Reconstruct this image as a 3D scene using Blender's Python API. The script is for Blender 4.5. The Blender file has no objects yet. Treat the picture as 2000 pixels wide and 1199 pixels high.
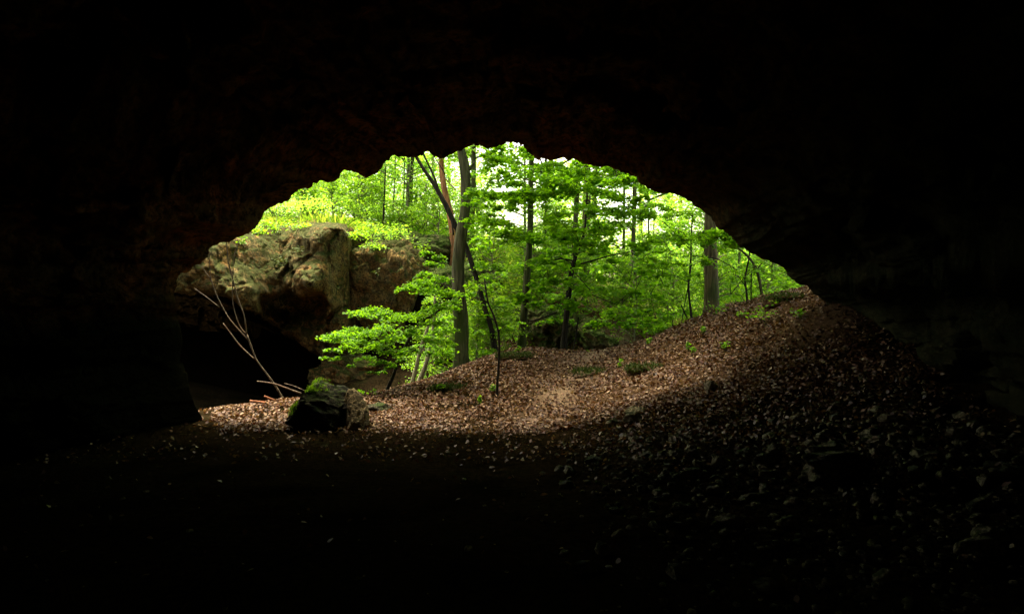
import bpy, math, random
import numpy as np
from mathutils import Vector

rng = np.random.default_rng(7)
random.seed(7)
S = bpy.context.scene
COL = S.collection
F = 1555.5          # focal length in pixels of the 2000 px wide frame (28 mm on 36 mm)
EYE = 1.6

def P(px, py, d):   # a sight line of the photograph followed out to the real distance d
    return np.array([(px - 1000) / F * d, d, EYE - (py - 600) / F * d])

# ------------------------------------------------------------------ noise
def _h(i, j, k, s):
    n = (i * 374761393 + j * 668265263 + k * 2147483647 * 3 + s * 1274126177) & 0xFFFFFFFF
    n = ((n ^ (n >> 13)) * 1274126177) & 0xFFFFFFFF
    n = ((n ^ (n >> 16)) * 2246822519) & 0xFFFFFFFF
    return ((n ^ (n >> 15)) & 0xFFFF) / 65535.0 * 2 - 1

def vnoise(p, s=0):
    p = np.asarray(p, float)
    i = np.floor(p).astype(np.int64); f = p - i; u = f * f * (3 - 2 * f)
    out = 0
    for a in (0, 1):
        for b in (0, 1):
            for c in (0, 1):
                w = (u[..., 0] if a else 1 - u[..., 0]) * (u[..., 1] if b else 1 - u[..., 1]) * (u[..., 2] if c else 1 - u[..., 2])
                out = out + w * _h(i[..., 0] + a, i[..., 1] + b, i[..., 2] + c, s)
    return out

def fbm(p, octv=5, s=0, gain=.5):
    p = np.asarray(p, float); o = 0; a = 1; t = 0
    for k in range(octv):
        o = o + a * vnoise(p * 2 ** k + 17.3 * k, s + k); t += a; a *= gain
    return o / t

def ridged(p, octv=4, s=0):
    p = np.asarray(p, float); o = 0; a = 1; t = 0
    for k in range(octv):
        o = o + a * (1 - 2 * np.abs(vnoise(p * 2 ** k + 9.1 * k, s + k))); t += a; a *= .5
    return o / t

def facets(p, seed=0, slope=.5):
    # nearest-cell fracture blocks: each block gets its own offset and tilt; crack depth between blocks
    p = np.asarray(p, float); b = np.floor(p).astype(np.int64)
    best = np.full(p.shape[:-1], 9.0); sec = best.copy(); off = np.zeros_like(best)
    for i in (-1, 0, 1):
        for j in (-1, 0, 1):
            for k in (-1, 0, 1):
                c = b + np.array([i, j, k]); h = [_h(c[..., 0], c[..., 1], c[..., 2], seed + q) for q in range(7)]
                sd = c + .5 + .42 * np.stack(h[:3], -1); dv = p - sd; r = np.sqrt((dv ** 2).sum(-1))
                o = h[3] * .5 + slope * (dv * np.stack(h[4:7], -1)).sum(-1)
                n1 = r < best; sec = np.where(n1, best, np.minimum(sec, r)); off = np.where(n1, o, off); best = np.where(n1, r, best)
    return off, np.clip((sec - best) / .12, 0, 1)

def sstep(a, b, x):
    t = np.clip((x - a) / (b - a), 0, 1)
    return t * t * (3 - 2 * t)

# ------------------------------------------------------------------ objects
def tag(o, label=None, cat=None, group=None, kind=None):
    if label: o['label'] = label
    if cat: o['category'] = cat
    if group: o['group'] = group
    if kind: o['kind'] = kind
    return o

def mesh_np(name, V, Fc, mat, smooth=False):
    V = np.ascontiguousarray(V, dtype=np.float32)
    if isinstance(Fc, list):
        sizes = np.array([len(f) for f in Fc], dtype=np.int32)
        loops = np.array([i for f in Fc for i in f], dtype=np.int32)
    else:
        sizes = np.full(len(Fc), Fc.shape[1], dtype=np.int32)
        loops = np.ascontiguousarray(Fc, dtype=np.int32).ravel()
    m = bpy.data.meshes.new(name)
    m.vertices.add(len(V)); m.vertices.foreach_set('co', V.ravel())
    m.loops.add(len(loops)); m.loops.foreach_set('vertex_index', loops)
    m.polygons.add(len(sizes))
    st = np.zeros(len(sizes), dtype=np.int32); st[1:] = np.cumsum(sizes)[:-1]
    m.polygons.foreach_set('loop_start', st); m.polygons.foreach_set('loop_total', sizes)
    if smooth: m.polygons.foreach_set('use_smooth', np.ones(len(sizes), dtype=bool))
    m.materials.append(mat)
    m.update(calc_edges=True)
    return m

def obj(name, V, Fc, mat, parent=None, base=None, smooth=False):
    V = np.asarray(V, float)
    if parent is not None: base = np.array(parent.location)
    if base is not None: V = V - np.asarray(base)
    o = bpy.data.objects.new(name, mesh_np(name, V, Fc, mat, smooth))
    COL.objects.link(o)
    if parent is not None: o.parent = parent
    elif base is not None: o.location = base
    return o

def empty(name, loc, label, cat, group=None):
    o = bpy.data.objects.new(name, None); COL.objects.link(o)
    o.empty_display_size = .2
    o.location = [float(v) for v in loc]
    return tag(o, label, cat, group)

# ------------------------------------------------------------------ materials
def newmat(name):
    m = bpy.data.materials.new(name); m.use_nodes = True
    nt = m.node_tree; nt.nodes.clear()
    out = nt.nodes.new('ShaderNodeOutputMaterial')
    return m, nt, out

def ramp(nt, stops, interp='LINEAR'):
    r = nt.nodes.new('ShaderNodeValToRGB'); cr = r.color_ramp; cr.interpolation = interp
    while len(cr.elements) < len(stops): cr.elements.new(.5)
    for e, (p, c) in zip(cr.elements, stops):
        e.position = p; e.color = (*c, 1)
    return r

def tex_noise(nt, scale, detail=6, rough=.6, vec=None, sc=None):
    n = nt.nodes.new('ShaderNodeTexNoise'); n.inputs['Scale'].default_value = scale
    n.inputs['Detail'].default_value = detail; n.inputs['Roughness'].default_value = rough
    if vec is None:
        g = nt.nodes.new('ShaderNodeNewGeometry'); vec = g.outputs['Position']
    if sc:
        mp = nt.nodes.new('ShaderNodeMapping'); mp.inputs['Scale'].default_value = sc
        nt.links.new(vec, mp.inputs['Vector']); vec = mp.outputs['Vector']
    nt.links.new(vec, n.inputs['Vector'])
    return n

def mixc(nt, fac, a, b):
    m = nt.nodes.new('ShaderNodeMix'); m.data_type = 'RGBA'
    for s, v in ((m.inputs[0], fac), (m.inputs[6], a), (m.inputs[7], b)):
        if hasattr(v, 'is_output') or hasattr(v, 'links'): nt.links.new(v, s)
        elif isinstance(v, tuple): s.default_value = (*v, 1)
        else: s.default_value = v
    return m.outputs[2]

def bump(nt, height, strength, dist, prev=None):
    b = nt.nodes.new('ShaderNodeBump'); b.inputs['Strength'].default_value = strength
    b.inputs['Distance'].default_value = dist
    nt.links.new(height, b.inputs['Height'])
    if prev is not None: nt.links.new(prev, b.inputs['Normal'])
    return b.outputs['Normal']

def principled(nt, out, col, rough=.85, spec=.25, normal=None):
    b = nt.nodes.new('ShaderNodeBsdfPrincipled')
    b.inputs['Roughness'].default_value = rough
    b.inputs['Specular IOR Level'].default_value = spec
    if isinstance(col, tuple): b.inputs['Base Color'].default_value = (*col, 1)
    else: nt.links.new(col, b.inputs['Base Color'])
    if normal is not None: nt.links.new(normal, b.inputs['Normal'])
    nt.links.new(b.outputs[0], out.inputs[0])
    return b

def rock_mat(name, a, b, c, moss, mossamt, scale=1.0, bs=.8, moss_up=True, spec=.12):
    m, nt, out = newmat(name)
    n1 = tex_noise(nt, .7 * scale, 8, .65); n2 = tex_noise(nt, 2.3 * scale, 10, .7)
    n3 = tex_noise(nt, 9 * scale, 8, .7)
    r1 = ramp(nt, [(.40, (0,) * 3), (.62, (1,) * 3)]); nt.links.new(n1.outputs[0], r1.inputs[0])
    r2 = ramp(nt, [(.42, (0,) * 3), (.62, (1,) * 3)]); nt.links.new(n2.outputs[0], r2.inputs[0])
    col = mixc(nt, r1.outputs[0], a, b)
    col = mixc(nt, r2.outputs[0], col, c)
    r3 = ramp(nt, [(.38, (.22,) * 3), (.58, (1.25,) * 3)]); nt.links.new(n3.outputs[0], r3.inputs[0])
    mul = nt.nodes.new('ShaderNodeMix'); mul.data_type = 'RGBA'; mul.blend_type = 'MULTIPLY'; mul.inputs[0].default_value = 1
    nt.links.new(col, mul.inputs[6]); nt.links.new(r3.outputs[0], mul.inputs[7]); col = mul.outputs[2]
    # moss: patches, more of it on faces that look up
    g = nt.nodes.new('ShaderNodeNewGeometry'); sx = nt.nodes.new('ShaderNodeSeparateXYZ')
    nt.links.new(g.outputs['Normal'], sx.inputs[0])
    nm = tex_noise(nt, 1.6 * scale, 9, .72)
    ma = nt.nodes.new('ShaderNodeMath'); ma.operation = 'MULTIPLY_ADD'
    nt.links.new(sx.outputs[2], ma.inputs[0]); ma.inputs[1].default_value = .16 if moss_up else 0
    nt.links.new(nm.outputs[0], ma.inputs[2])
    rm = ramp(nt, [(.60 - mossamt, (0,) * 3), (.68 - mossamt, (1,) * 3)]); nt.links.new(ma.outputs[0], rm.inputs[0])
    col = mixc(nt, rm.outputs[0], col, moss)
    nrm = bump(nt, n2.outputs[0], bs, .25)
    nrm = bump(nt, n3.outputs[0], bs, .08, nrm)
    if name == 'cave_rock':   # right wall: greenish stone, its colour darkened to stand in for shade
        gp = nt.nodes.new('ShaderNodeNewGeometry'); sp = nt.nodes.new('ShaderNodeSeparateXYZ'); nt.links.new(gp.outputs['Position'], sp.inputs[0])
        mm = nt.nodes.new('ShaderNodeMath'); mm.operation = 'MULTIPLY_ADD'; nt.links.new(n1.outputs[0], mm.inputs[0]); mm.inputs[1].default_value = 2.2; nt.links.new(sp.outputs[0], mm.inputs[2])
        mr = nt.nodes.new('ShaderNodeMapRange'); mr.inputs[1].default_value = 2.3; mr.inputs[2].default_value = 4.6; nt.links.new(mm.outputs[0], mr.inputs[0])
        dimgreen = mixc(nt, r2.outputs[0], (.024, .028, .012), (.048, .045, .020))
        col = mixc(nt, mr.outputs[0], col, dimgreen)
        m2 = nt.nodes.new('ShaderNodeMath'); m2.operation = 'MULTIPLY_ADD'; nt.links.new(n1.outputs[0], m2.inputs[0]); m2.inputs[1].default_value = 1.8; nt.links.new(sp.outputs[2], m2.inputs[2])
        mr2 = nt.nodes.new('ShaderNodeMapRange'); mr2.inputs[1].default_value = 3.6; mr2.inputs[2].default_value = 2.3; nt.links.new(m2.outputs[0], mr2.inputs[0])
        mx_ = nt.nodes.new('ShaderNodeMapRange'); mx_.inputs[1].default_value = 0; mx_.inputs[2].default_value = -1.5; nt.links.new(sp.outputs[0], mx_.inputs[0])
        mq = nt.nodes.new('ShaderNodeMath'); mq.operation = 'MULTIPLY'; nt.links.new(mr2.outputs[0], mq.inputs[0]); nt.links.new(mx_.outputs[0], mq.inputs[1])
        col = mixc(nt, mq.outputs[0], col, (.010, .010, .005))  # low left wall painted near black to hold it in shade
    principled(nt, out, col, .95, spec, nrm)
    return m

M = {}
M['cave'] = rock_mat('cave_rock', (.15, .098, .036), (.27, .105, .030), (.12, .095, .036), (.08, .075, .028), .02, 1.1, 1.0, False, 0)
M['cliff'] = rock_mat('limestone', (.26, .20, .072), (.31, .16, .042), (.09, .075, .028), (.050, .058, .010), .075, 2.0, 1.0)
M['hollow'] = rock_mat('shade_dark_rock', (.020, .015, .006), (.030, .018, .007), (.012, .010, .005), (.012, .014, .004), .02, 1.5, 1.0, True, 0)  # near-black colour paints the deep shade under the cliff overhang
M['mossrock'] = rock_mat('mossy_limestone', (.20, .17, .08), (.26, .20, .09), (.10, .09, .04), (.06, .09, .014), .12, 1.8, .9)
M['boulder'] = rock_mat('boulder_rock', (.05, .048, .03), (.10, .085, .045), (.035, .035, .02), (.04, .06, .012), .0, 3.0, .9)
M['tan'] = rock_mat('tan_rock', (.42, .33, .16), (.36, .26, .11), (.30, .24, .12), (.10, .12, .03), -.05, 4.0, .8)
M['stone'] = rock_mat('stone', (.34, .30, .15), (.20, .18, .09), (.42, .36, .22), (.05, .06, .02), .02, 5.0, .7)

def soil_mat():
    m, nt, out = newmat('soil')
    n1 = tex_noise(nt, 1.2, 8, .6); n2 = tex_noise(nt, 14, 8, .7); n3 = tex_noise(nt, 60, 4, .6)
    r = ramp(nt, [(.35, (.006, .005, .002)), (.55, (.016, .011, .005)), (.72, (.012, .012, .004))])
    nt.links.new(n1.outputs[0], r.inputs[0])
    r2 = ramp(nt, [(.4, (.5,) * 3), (.65, (1.5,) * 3)]); nt.links.new(n2.outputs[0], r2.inputs[0])
    mul = nt.nodes.new('ShaderNodeMix'); mul.data_type = 'RGBA'; mul.blend_type = 'MULTIPLY'; mul.inputs[0].default_value = 1
    nt.links.new(r.outputs[0], mul.inputs[6]); nt.links.new(r2.outputs[0], mul.inputs[7])
    nrm = bump(nt, n2.outputs[0], .9, .06); nrm = bump(nt, n3.outputs[0], .7, .02, nrm)
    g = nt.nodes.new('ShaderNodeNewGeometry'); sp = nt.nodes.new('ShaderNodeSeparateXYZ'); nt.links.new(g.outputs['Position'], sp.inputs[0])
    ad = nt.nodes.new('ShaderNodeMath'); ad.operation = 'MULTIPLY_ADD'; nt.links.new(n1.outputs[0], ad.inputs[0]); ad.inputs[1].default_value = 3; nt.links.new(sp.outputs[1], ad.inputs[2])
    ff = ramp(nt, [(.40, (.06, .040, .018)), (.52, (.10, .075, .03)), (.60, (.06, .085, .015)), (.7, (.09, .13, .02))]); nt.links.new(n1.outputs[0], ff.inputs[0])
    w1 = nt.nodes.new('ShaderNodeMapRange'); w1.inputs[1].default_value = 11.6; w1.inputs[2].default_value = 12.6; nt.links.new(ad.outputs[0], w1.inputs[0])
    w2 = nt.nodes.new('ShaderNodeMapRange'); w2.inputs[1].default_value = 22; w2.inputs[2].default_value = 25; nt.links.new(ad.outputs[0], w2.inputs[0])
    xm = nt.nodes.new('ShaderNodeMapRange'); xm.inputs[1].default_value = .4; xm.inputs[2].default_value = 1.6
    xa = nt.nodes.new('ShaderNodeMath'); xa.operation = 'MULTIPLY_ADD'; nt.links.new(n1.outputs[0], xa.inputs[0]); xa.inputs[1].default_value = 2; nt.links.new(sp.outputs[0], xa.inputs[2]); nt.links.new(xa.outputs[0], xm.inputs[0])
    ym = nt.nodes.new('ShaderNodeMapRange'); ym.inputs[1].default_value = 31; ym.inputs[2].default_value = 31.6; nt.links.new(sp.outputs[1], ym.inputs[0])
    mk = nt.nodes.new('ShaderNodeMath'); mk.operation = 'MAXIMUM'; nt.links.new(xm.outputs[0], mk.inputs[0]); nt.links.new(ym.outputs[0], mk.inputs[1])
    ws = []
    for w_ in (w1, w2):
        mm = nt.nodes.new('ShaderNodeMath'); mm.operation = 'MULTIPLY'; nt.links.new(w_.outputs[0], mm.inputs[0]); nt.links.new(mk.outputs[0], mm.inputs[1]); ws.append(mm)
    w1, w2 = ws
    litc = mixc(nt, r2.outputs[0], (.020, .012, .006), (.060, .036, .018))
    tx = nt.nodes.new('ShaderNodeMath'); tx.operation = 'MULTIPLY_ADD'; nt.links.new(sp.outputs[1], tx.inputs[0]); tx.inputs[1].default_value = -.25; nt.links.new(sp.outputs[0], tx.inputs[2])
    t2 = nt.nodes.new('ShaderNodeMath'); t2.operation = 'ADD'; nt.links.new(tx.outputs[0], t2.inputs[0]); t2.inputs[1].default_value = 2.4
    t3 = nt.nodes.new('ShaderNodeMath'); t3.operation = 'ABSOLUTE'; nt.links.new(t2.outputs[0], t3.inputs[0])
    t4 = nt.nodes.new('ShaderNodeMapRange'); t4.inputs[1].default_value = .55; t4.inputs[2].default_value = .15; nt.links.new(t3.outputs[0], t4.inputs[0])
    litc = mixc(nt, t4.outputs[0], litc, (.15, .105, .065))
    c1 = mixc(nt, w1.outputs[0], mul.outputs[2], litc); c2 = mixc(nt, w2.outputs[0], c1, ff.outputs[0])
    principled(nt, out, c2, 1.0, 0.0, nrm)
    return m
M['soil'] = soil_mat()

def bark_mat(name, a, b, moss=None, mossamt=0, vs=16):
    m, nt, out = newmat(name)
    n1 = tex_noise(nt, 1, 6, .6, sc=(vs * 1.6, vs * 1.6, vs * .14)); n2 = tex_noise(nt, 1.3, 5, .6)
    r = ramp(nt, [(.36, tuple(v * .35 for v in a)), (.52, a), (.70, b)]); nt.links.new(n1.outputs[0], r.inputs[0])
    col = r.outputs[0]
    if moss:
        rm = ramp(nt, [(.62 - mossamt, (0,) * 3), (.78 - mossamt, (1,) * 3)]); nt.links.new(n2.outputs[0], rm.inputs[0])
        col = mixc(nt, rm.outputs[0], col, moss)
    nrm = bump(nt, n1.outputs[0], .9, .03)
    principled(nt, out, col, .9, .15, nrm)
    return m
M['bark'] = bark_mat('grey_bark', (.055, .054, .020), (.10, .095, .04), (.035, .05, .009), .12)
M['bark_dark'] = bark_mat('dark_bark', (.022, .018, .010), (.04, .034, .018), (.025, .03, .008), .05)
M['bark_pine'] = bark_mat('pine_bark', (.10, .08, .038), (.17, .12, .06), (.05,.06,.02), .05, 13)
M['bark_red'] = bark_mat('red_pine_bark', (.26, .11, .045), (.38, .20, .10))
M['bark_pale'] = bark_mat('pale_bark', (.16, .15, .08), (.24, .22, .13), (.07, .09, .02), .08)
M['dead'] = bark_mat('dead_wood', (.11, .085, .05), (.19, .155, .10), (.10, .05, .025), .05, 30)
M['redwood'] = bark_mat('rotten_wood', (.20, .075, .03), (.30, .15, .08), None, 0, 30)

def leaf_mat(name, cols, trans=.5, rough=.5, tcol=1.35, spec=.15):
    m, nt, out = newmat(name)
    g = nt.nodes.new('ShaderNodeNewGeometry')
    k = len(cols)
    r = ramp(nt, [(i / max(1, k - 1), c) for i, c in enumerate(cols)])
    nt.links.new(g.outputs['Random Per Island'], r.inputs[0])
    b = nt.nodes.new('ShaderNodeBsdfPrincipled'); b.inputs['Roughness'].default_value = rough
    b.inputs['Specular IOR Level'].default_value = spec
    nt.links.new(r.outputs[0], b.inputs['Base Color'])
    if trans > 0:
        t = nt.nodes.new('ShaderNodeBsdfTranslucent')
        mu = nt.nodes.new('ShaderNodeVectorMath'); mu.operation = 'MULTIPLY'
        mu.inputs[1].default_value = (tcol * 1.15, tcol, tcol * .5)
        nt.links.new(r.outputs[0], mu.inputs[0]); nt.links.new(mu.outputs[0], t.inputs[0])
        mx = nt.nodes.new('ShaderNodeMixShader'); mx.inputs[0].default_value = trans
        nt.links.new(b.outputs[0], mx.inputs[1]); nt.links.new(t.outputs[0], mx.inputs[2])
        nt.links.new(mx.outputs[0], out.inputs[0])
    else:
        nt.links.new(b.outputs[0], out.inputs[0])
    return m
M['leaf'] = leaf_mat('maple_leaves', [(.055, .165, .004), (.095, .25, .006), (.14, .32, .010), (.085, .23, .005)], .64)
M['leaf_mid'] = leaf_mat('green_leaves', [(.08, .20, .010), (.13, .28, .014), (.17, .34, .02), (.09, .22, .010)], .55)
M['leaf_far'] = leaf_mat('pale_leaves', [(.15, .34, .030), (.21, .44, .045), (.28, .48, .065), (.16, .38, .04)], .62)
M['grass'] = leaf_mat('grass_blades', [(.07, .16, .012), (.12, .24, .02), (.20, .26, .05), (.09, .2, .014)])
M['drygrass'] = leaf_mat('dry_grass', [(.20, .15, .07), (.30, .24, .12), (.12, .10, .04)], .25)
M['moss'] = leaf_mat('moss_tufts', [(.08, .18, .008), (.12, .26, .01), (.17, .34, .015)], .35, .7)
M['darkmoss'] = leaf_mat('dark_moss_tufts', [(.022, .04, .006), (.035, .055, .008), (.05, .07, .012)], .2, .8)
M['litter'] = leaf_mat('fallen_leaves', [(0.021, 0.009, 0.005), (0.081, 0.039, 0.017), (0.190, 0.116, 0.057), (0.067, 0.019, 0.006), (0.048, 0.024, 0.011), (0.275, 0.191, 0.106), (0.104, 0.039, 0.014), (0.028, 0.014, 0.007), (0.152, 0.091, 0.044), (0.071, 0.032, 0.013)], .12, .6, 1.1, .18)

# ------------------------------------------------------------------ terrain height
CP = []
def cp(px, py, d): CP.append(P(px, py, d))
for a in [(900, 848, 10.0), (700, 850, 10.0), (520, 842, 10.2), (1100, 850, 9.9), (900, 800, 11.8), (700, 800, 11.9), (900, 760, 13.4),
          (1040, 760, 13.0), (1040, 720, 14.6), (1040, 683, 16.4), (980, 690, 16.2), (930, 706, 16.2), (880, 727, 15.8), (800, 753, 14.6),
          (740, 770, 13.6), (560, 783, 12.7), (500, 799, 11.9), (400, 829, 10.8), (1100, 690, 16.6), (1100, 730, 14.4), (1160, 703, 17.2),
          (1215, 700, 18.2), (1200, 760, 12.4), (1290, 657, 16.2), (1250, 676, 16.8), (1350, 628, 15.4), (1400, 608, 15), (1450, 600, 14.5),
          (1500, 591, 14), (1550, 580, 13.4), (1592, 572, 12.8), (1620, 592, 11.4), (1300, 720, 12.5), (1400, 700, 11.9),
          (1500, 680, 11.3), (1600, 690, 10.1), (1690, 760, 8.5), (1300, 800, 9.6), (1500, 800, 8.6), (1700, 850, 7.0), (1300, 900, 7.1),
          (1600, 950, 5.9), (1900, 900, 5.8), (1200, 850, 9.2), (1245, 683, 20.5), (1280, 664, 23.5)]:
    cp(*a)
for a in [(-8, -8, .1), (-4, -8, 0), (0, -8, 0), (4, -8, .2), (-8, -2, .1), (-4, -2, 0), (0, -2, 0), (2, -2, .05), (-8, 4, .1), (-4, 4, 0), (0, 4, 0),
          (1.5, 4, .05), (-7.5, 8, 0), (-4, 7.5, 0), (-1, 7, 0), (4.2, -2, .35), (4.8, 3, .45), (0.5, 7, .02), (6, 6, .9), (6, 10, 1.7),
          (-6, 10.5, 0), (-6, 14, -.4), (-4.4, 15, -.6), (-2.6, 16.4, -.35), (-9, 17, -.8), (-4, 19, -.8), (-1.6, 19, -.25), (.2, 19.2, .2), (1.2, 19.2, .3),
          (2.2, 19.3, .42), (-8, 23, -.8), (-5.4, 24, -.8), (-6, 28, -.8), (-10, 28, -.8), (-6, 32, 4.0), (-11, 32, 4.1), (-3.2, 27, 3.5),
          (-3, 24.2, 2.9), (-1.6, 24.4, 2.3), (0, 25, 2.1), (.5, 22, 1.5), (2, 22, 1.45), (1.5, 27.5, 2.6), (3.2, 26.5, 1.8), (4.0, 21.8, .75), (5.2, 27, .8),
          (3.2, 21.5, 1.1), (8, 30, 1.3), (4.2, 18, 1.15), (6, 19, 1.35), (8, 16, 2.3), (9, 22, 1.5), (7, 13, 2.2), (13, 14, 3.6), (15, 2, 4), (-13, 12, 2.5), (-15, 20, 3),
          (-16, 30, 4.3), (-15, 0, 3), (-14, 42, 5.2), (-3, 40, 4.2), (4, 38, 2.4), (10, 40, 1.6), (20, 30, 2), (22, 50, 2), (0, 60, 4), (-30, 60, 6),
          (30, 75, 3), (-60, 110, 7), (0, 110, 5), (60, 110, 4), (60, 20, 5), (-60, 20, 6), (0, 165, 6), (90, 165, 6), (-90, 165, 7), (90, 40, 5),
          (-90, 40, 6), (40, -12, 4), (-40, -12, 4), (90, -12, 5), (-90, -12, 5)]:
    CP.append(np.array(a, float))
CP = np.array(CP)
def _tps(r2): return np.where(r2 > 1e-12, .5 * r2 * np.log(np.maximum(r2, 1e-12)), 0)
n = len(CP)
D2 = ((CP[:, None, :2] - CP[None, :, :2]) ** 2).sum(-1)
A = np.zeros((n + 3, n + 3)); A[:n, :n] = _tps(D2) + np.eye(n) * .02
A[:n, n] = 1; A[:n, n + 1:] = CP[:, :2]; A[n, :n] = 1; A[n + 1:, :n] = CP[:, :2].T
W = np.linalg.solve(A, np.concatenate([CP[:, 2], np.zeros(3)]))
def hz(x, y, rough=True):
    x = np.atleast_1d(np.asarray(x, float)); y = np.atleast_1d(np.asarray(y, float))
    r2 = (x[..., None] - CP[:, 0]) ** 2 + (y[..., None] - CP[:, 1]) ** 2
    z = _tps(r2) @ W[:n] + W[n] + W[n + 1] * x + W[n + 2] * y
    if rough:
        q = np.stack([x, y, x * 0 + 3.3], -1)
        k = .35 + .65 * sstep(1.0, 4.0, x + .15 * (10 - y))
        z = z + (.05 + .09 * sstep(1, 3, x)) * k * fbm(q * 1.7, 4, 5) + .03 * k * fbm(q * 7, 3, 6) + .25 * sstep(26, 60, y) * fbm(q * .2, 3, 4)
    return z
def H(x, y): return float(hz(x, y)[0])

def axis(segs):
    o = [segs[0][0]]
    for a, b, k in segs: o += list(np.linspace(a, b, k + 1)[1:])
    return np.array(o)
gx = axis([(-110, -16, 16), (-16, -6, 20), (-6, 5.5, 190), (5.5, 14, 30), (14, 110, 16)])
gy = axis([(-14, 2, 16), (2, 20, 260), (20, 34, 70), (34, 60, 26), (60, 190, 20)])
X, Y = np.meshgrid(gx, gy)
Z = np.stack([hz(X[i], Y[i]) for i in range(len(gy))])
V = np.stack([X, Y, Z], -1).reshape(-1, 3)
nx, ny = len(gx), len(gy)
I = np.arange(nx * ny).reshape(ny, nx)
Q = np.stack([I[:-1, :-1], I[:-1, 1:], I[1:, 1:], I[1:, :-1]], -1).reshape(-1, 4)
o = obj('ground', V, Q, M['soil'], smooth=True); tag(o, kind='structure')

# ------------------------------------------------------------------ cave shell
LIP = [(408, 930), (402, 850), (396, 820), (374, 776), (366, 735), (352, 705), (356, 660), (344, 610), (340, 570), (346, 560), (344, 548), (349, 536), (370, 529), (378, 520), (388, 516), (404, 506), (408, 496), (409, 486), (424, 480), (430, 473), (448, 474),
       (460, 465), (476, 462), (492, 452), (504, 440), (509, 428), (512, 420), (527, 405), (540, 402), (552, 396), (561, 395), (570, 385), (575, 377),
       (592, 367), (610, 364), (614, 356), (622, 355), (634, 352), (640, 359), (655, 355), (664, 349), (665, 339), (677, 329), (684, 336), (695, 339),
       (702, 340), (709, 347), (722, 345), (737, 340), (745, 329), (755, 316), (765, 306), (777, 307), (797, 307), (816, 308), (825, 304), (828, 298),
       (838, 300), (850, 307), (864, 312), (872, 310), (880, 304), (892, 300), (906, 290), (920, 286), (938, 283), (948, 287), (960, 290), (970, 289),
       (982, 282), (994, 277), (1002, 280), (1013, 280), (1018, 287), (1023, 286), (1029, 296), (1036, 304), (1048, 309), (1060, 313), (1076, 316), (1094, 311),
       (1118, 312), (1136, 317), (1150, 324), (1180, 326), (1186, 324), (1200, 329), (1212, 335), (1224, 341), (1244, 347), (1250, 358), (1264, 368),
       (1276, 372), (1286, 377), (1300, 380), (1320, 382), (1336, 387), (1348, 396), (1360, 405), (1372, 414), (1384, 420), (1394, 431), (1400, 442),
       (1412, 452), (1428, 464), (1440, 478), (1456, 487), (1470, 497), (1488, 506), (1506, 514), (1524, 521), (1534, 528), (1538, 536), (1546, 546),
       (1560, 554), (1576, 559), (1582, 566), (1592, 574), (1602, 584), (1614, 589), (1617, 600), (1622, 640), (1630, 700), (1640, 780), (1650, 860), (1655, 930)]
LIP = np.array(LIP, float)
seg = np.r_[0, np.cumsum(np.hypot(*np.diff(LIP, axis=0).T))]
NU = 620
s = np.linspace(0, seg[-1], NU)
lx = np.interp(s, seg, LIP[:, 0]); ly = np.interp(s, seg, LIP[:, 1])
q = np.stack([s * .11, s * 0, s * 0], -1)
lx += 1.8 * fbm(q, 4, 31) + 1.2 * _h(np.floor(s * .16).astype(int), 0, 0, 5); ly += 2.0 * fbm(q, 4, 32) + 2.2 * _h(np.floor(s * .13 + .3).astype(int), 1, 0, 6) + 1.2 * _h(np.floor(s * .31).astype(int), 2, 0, 7)
dl = 11.1 + .5 * fbm(np.stack([s * .012, s * 0 + 4, s * 0], -1), 3, 8) + .5 * sstep(1480, 1620, lx)
Lp = np.stack([(lx - 1000) / F * dl, dl, EYE - (ly - 600) / F * dl], -1)
th = np.arctan2(Lp[:, 2] - 1.0, Lp[:, 0] + .3)
th = np.where(th < -math.pi / 2, th + 2 * math.pi, th)
ct, stn = np.cos(th), np.sin(th)
def section(y):
    e = .78
    sh = np.sqrt(np.clip(1 - (np.clip(-3 - y, 0, 5.5) / 5.6) ** 2, 0, 1))
    aL = 7.0 + .3 * np.sin(y); aR = 4.25 + .12 * np.clip(5 - y, -2, 3)
    a = np.where(ct < 0, aL, aR) * sh
    b = np.where(stn > 0, 3.55 + .10 * np.clip(9 - y, 0, 8), 2.6) * sh
    b = np.where((stn > 0) & (ct < 0), b * (1 - .22 * np.clip(-ct, 0, 1)), b)
    return np.stack([-.3 + a * np.sign(ct) * np.abs(ct) ** e, np.full_like(ct, y), 1.0 + b * np.sign(stn) * np.abs(stn) ** e], -1)
NV = 170
tv = np.linspace(0, 1, NV) ** 1.7
rows = []
for t in tv:
    k = 1 - (1 - t / .62) ** 1.35 if t < .62 else 1.0
    yy = dl + (-8.5 - dl) * t
    S_ = np.stack([section(float(v_)) for v_ in np.unique(np.round(yy[::NU - 1], 2))[:1]], 0)[0]
    S_[:, 1] = yy
    row = Lp * (1 - k) + S_ * k
    row[:, 1] = yy
    rows.append(row)
inner = np.array(rows)
# outer face and the hill over the cave
rad = np.stack([ct, ct * 0, stn], -1)
outer = []
for (r_, dy) in [(.04, .10), (.16, .22), (.4, .32), (.75, .36), (1.2, .34), (1.8, .25), (2.6, 0), (3.6, -.5), (5, -1.4), (7, -3), (10, -6), (14, -10), (19, -16), (24, -24)]:
    row = Lp + rad * r_ * np.array([1.2, 0, .9]); row[:, 1] += dy
    top_ = 5.6 + .04 * r_ ** 1.3; row[:, 2] = np.where(row[:, 2] > top_ - 1, top_ - 1 + np.tanh(row[:, 2] - top_ + 1) + .02 * r_, row[:, 2])
    outer.append(row)
outer = np.array(outer[::-1])
allr = np.concatenate([outer, inner], 0)
nr = allr.shape[0]; no_ = len(outer)
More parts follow.
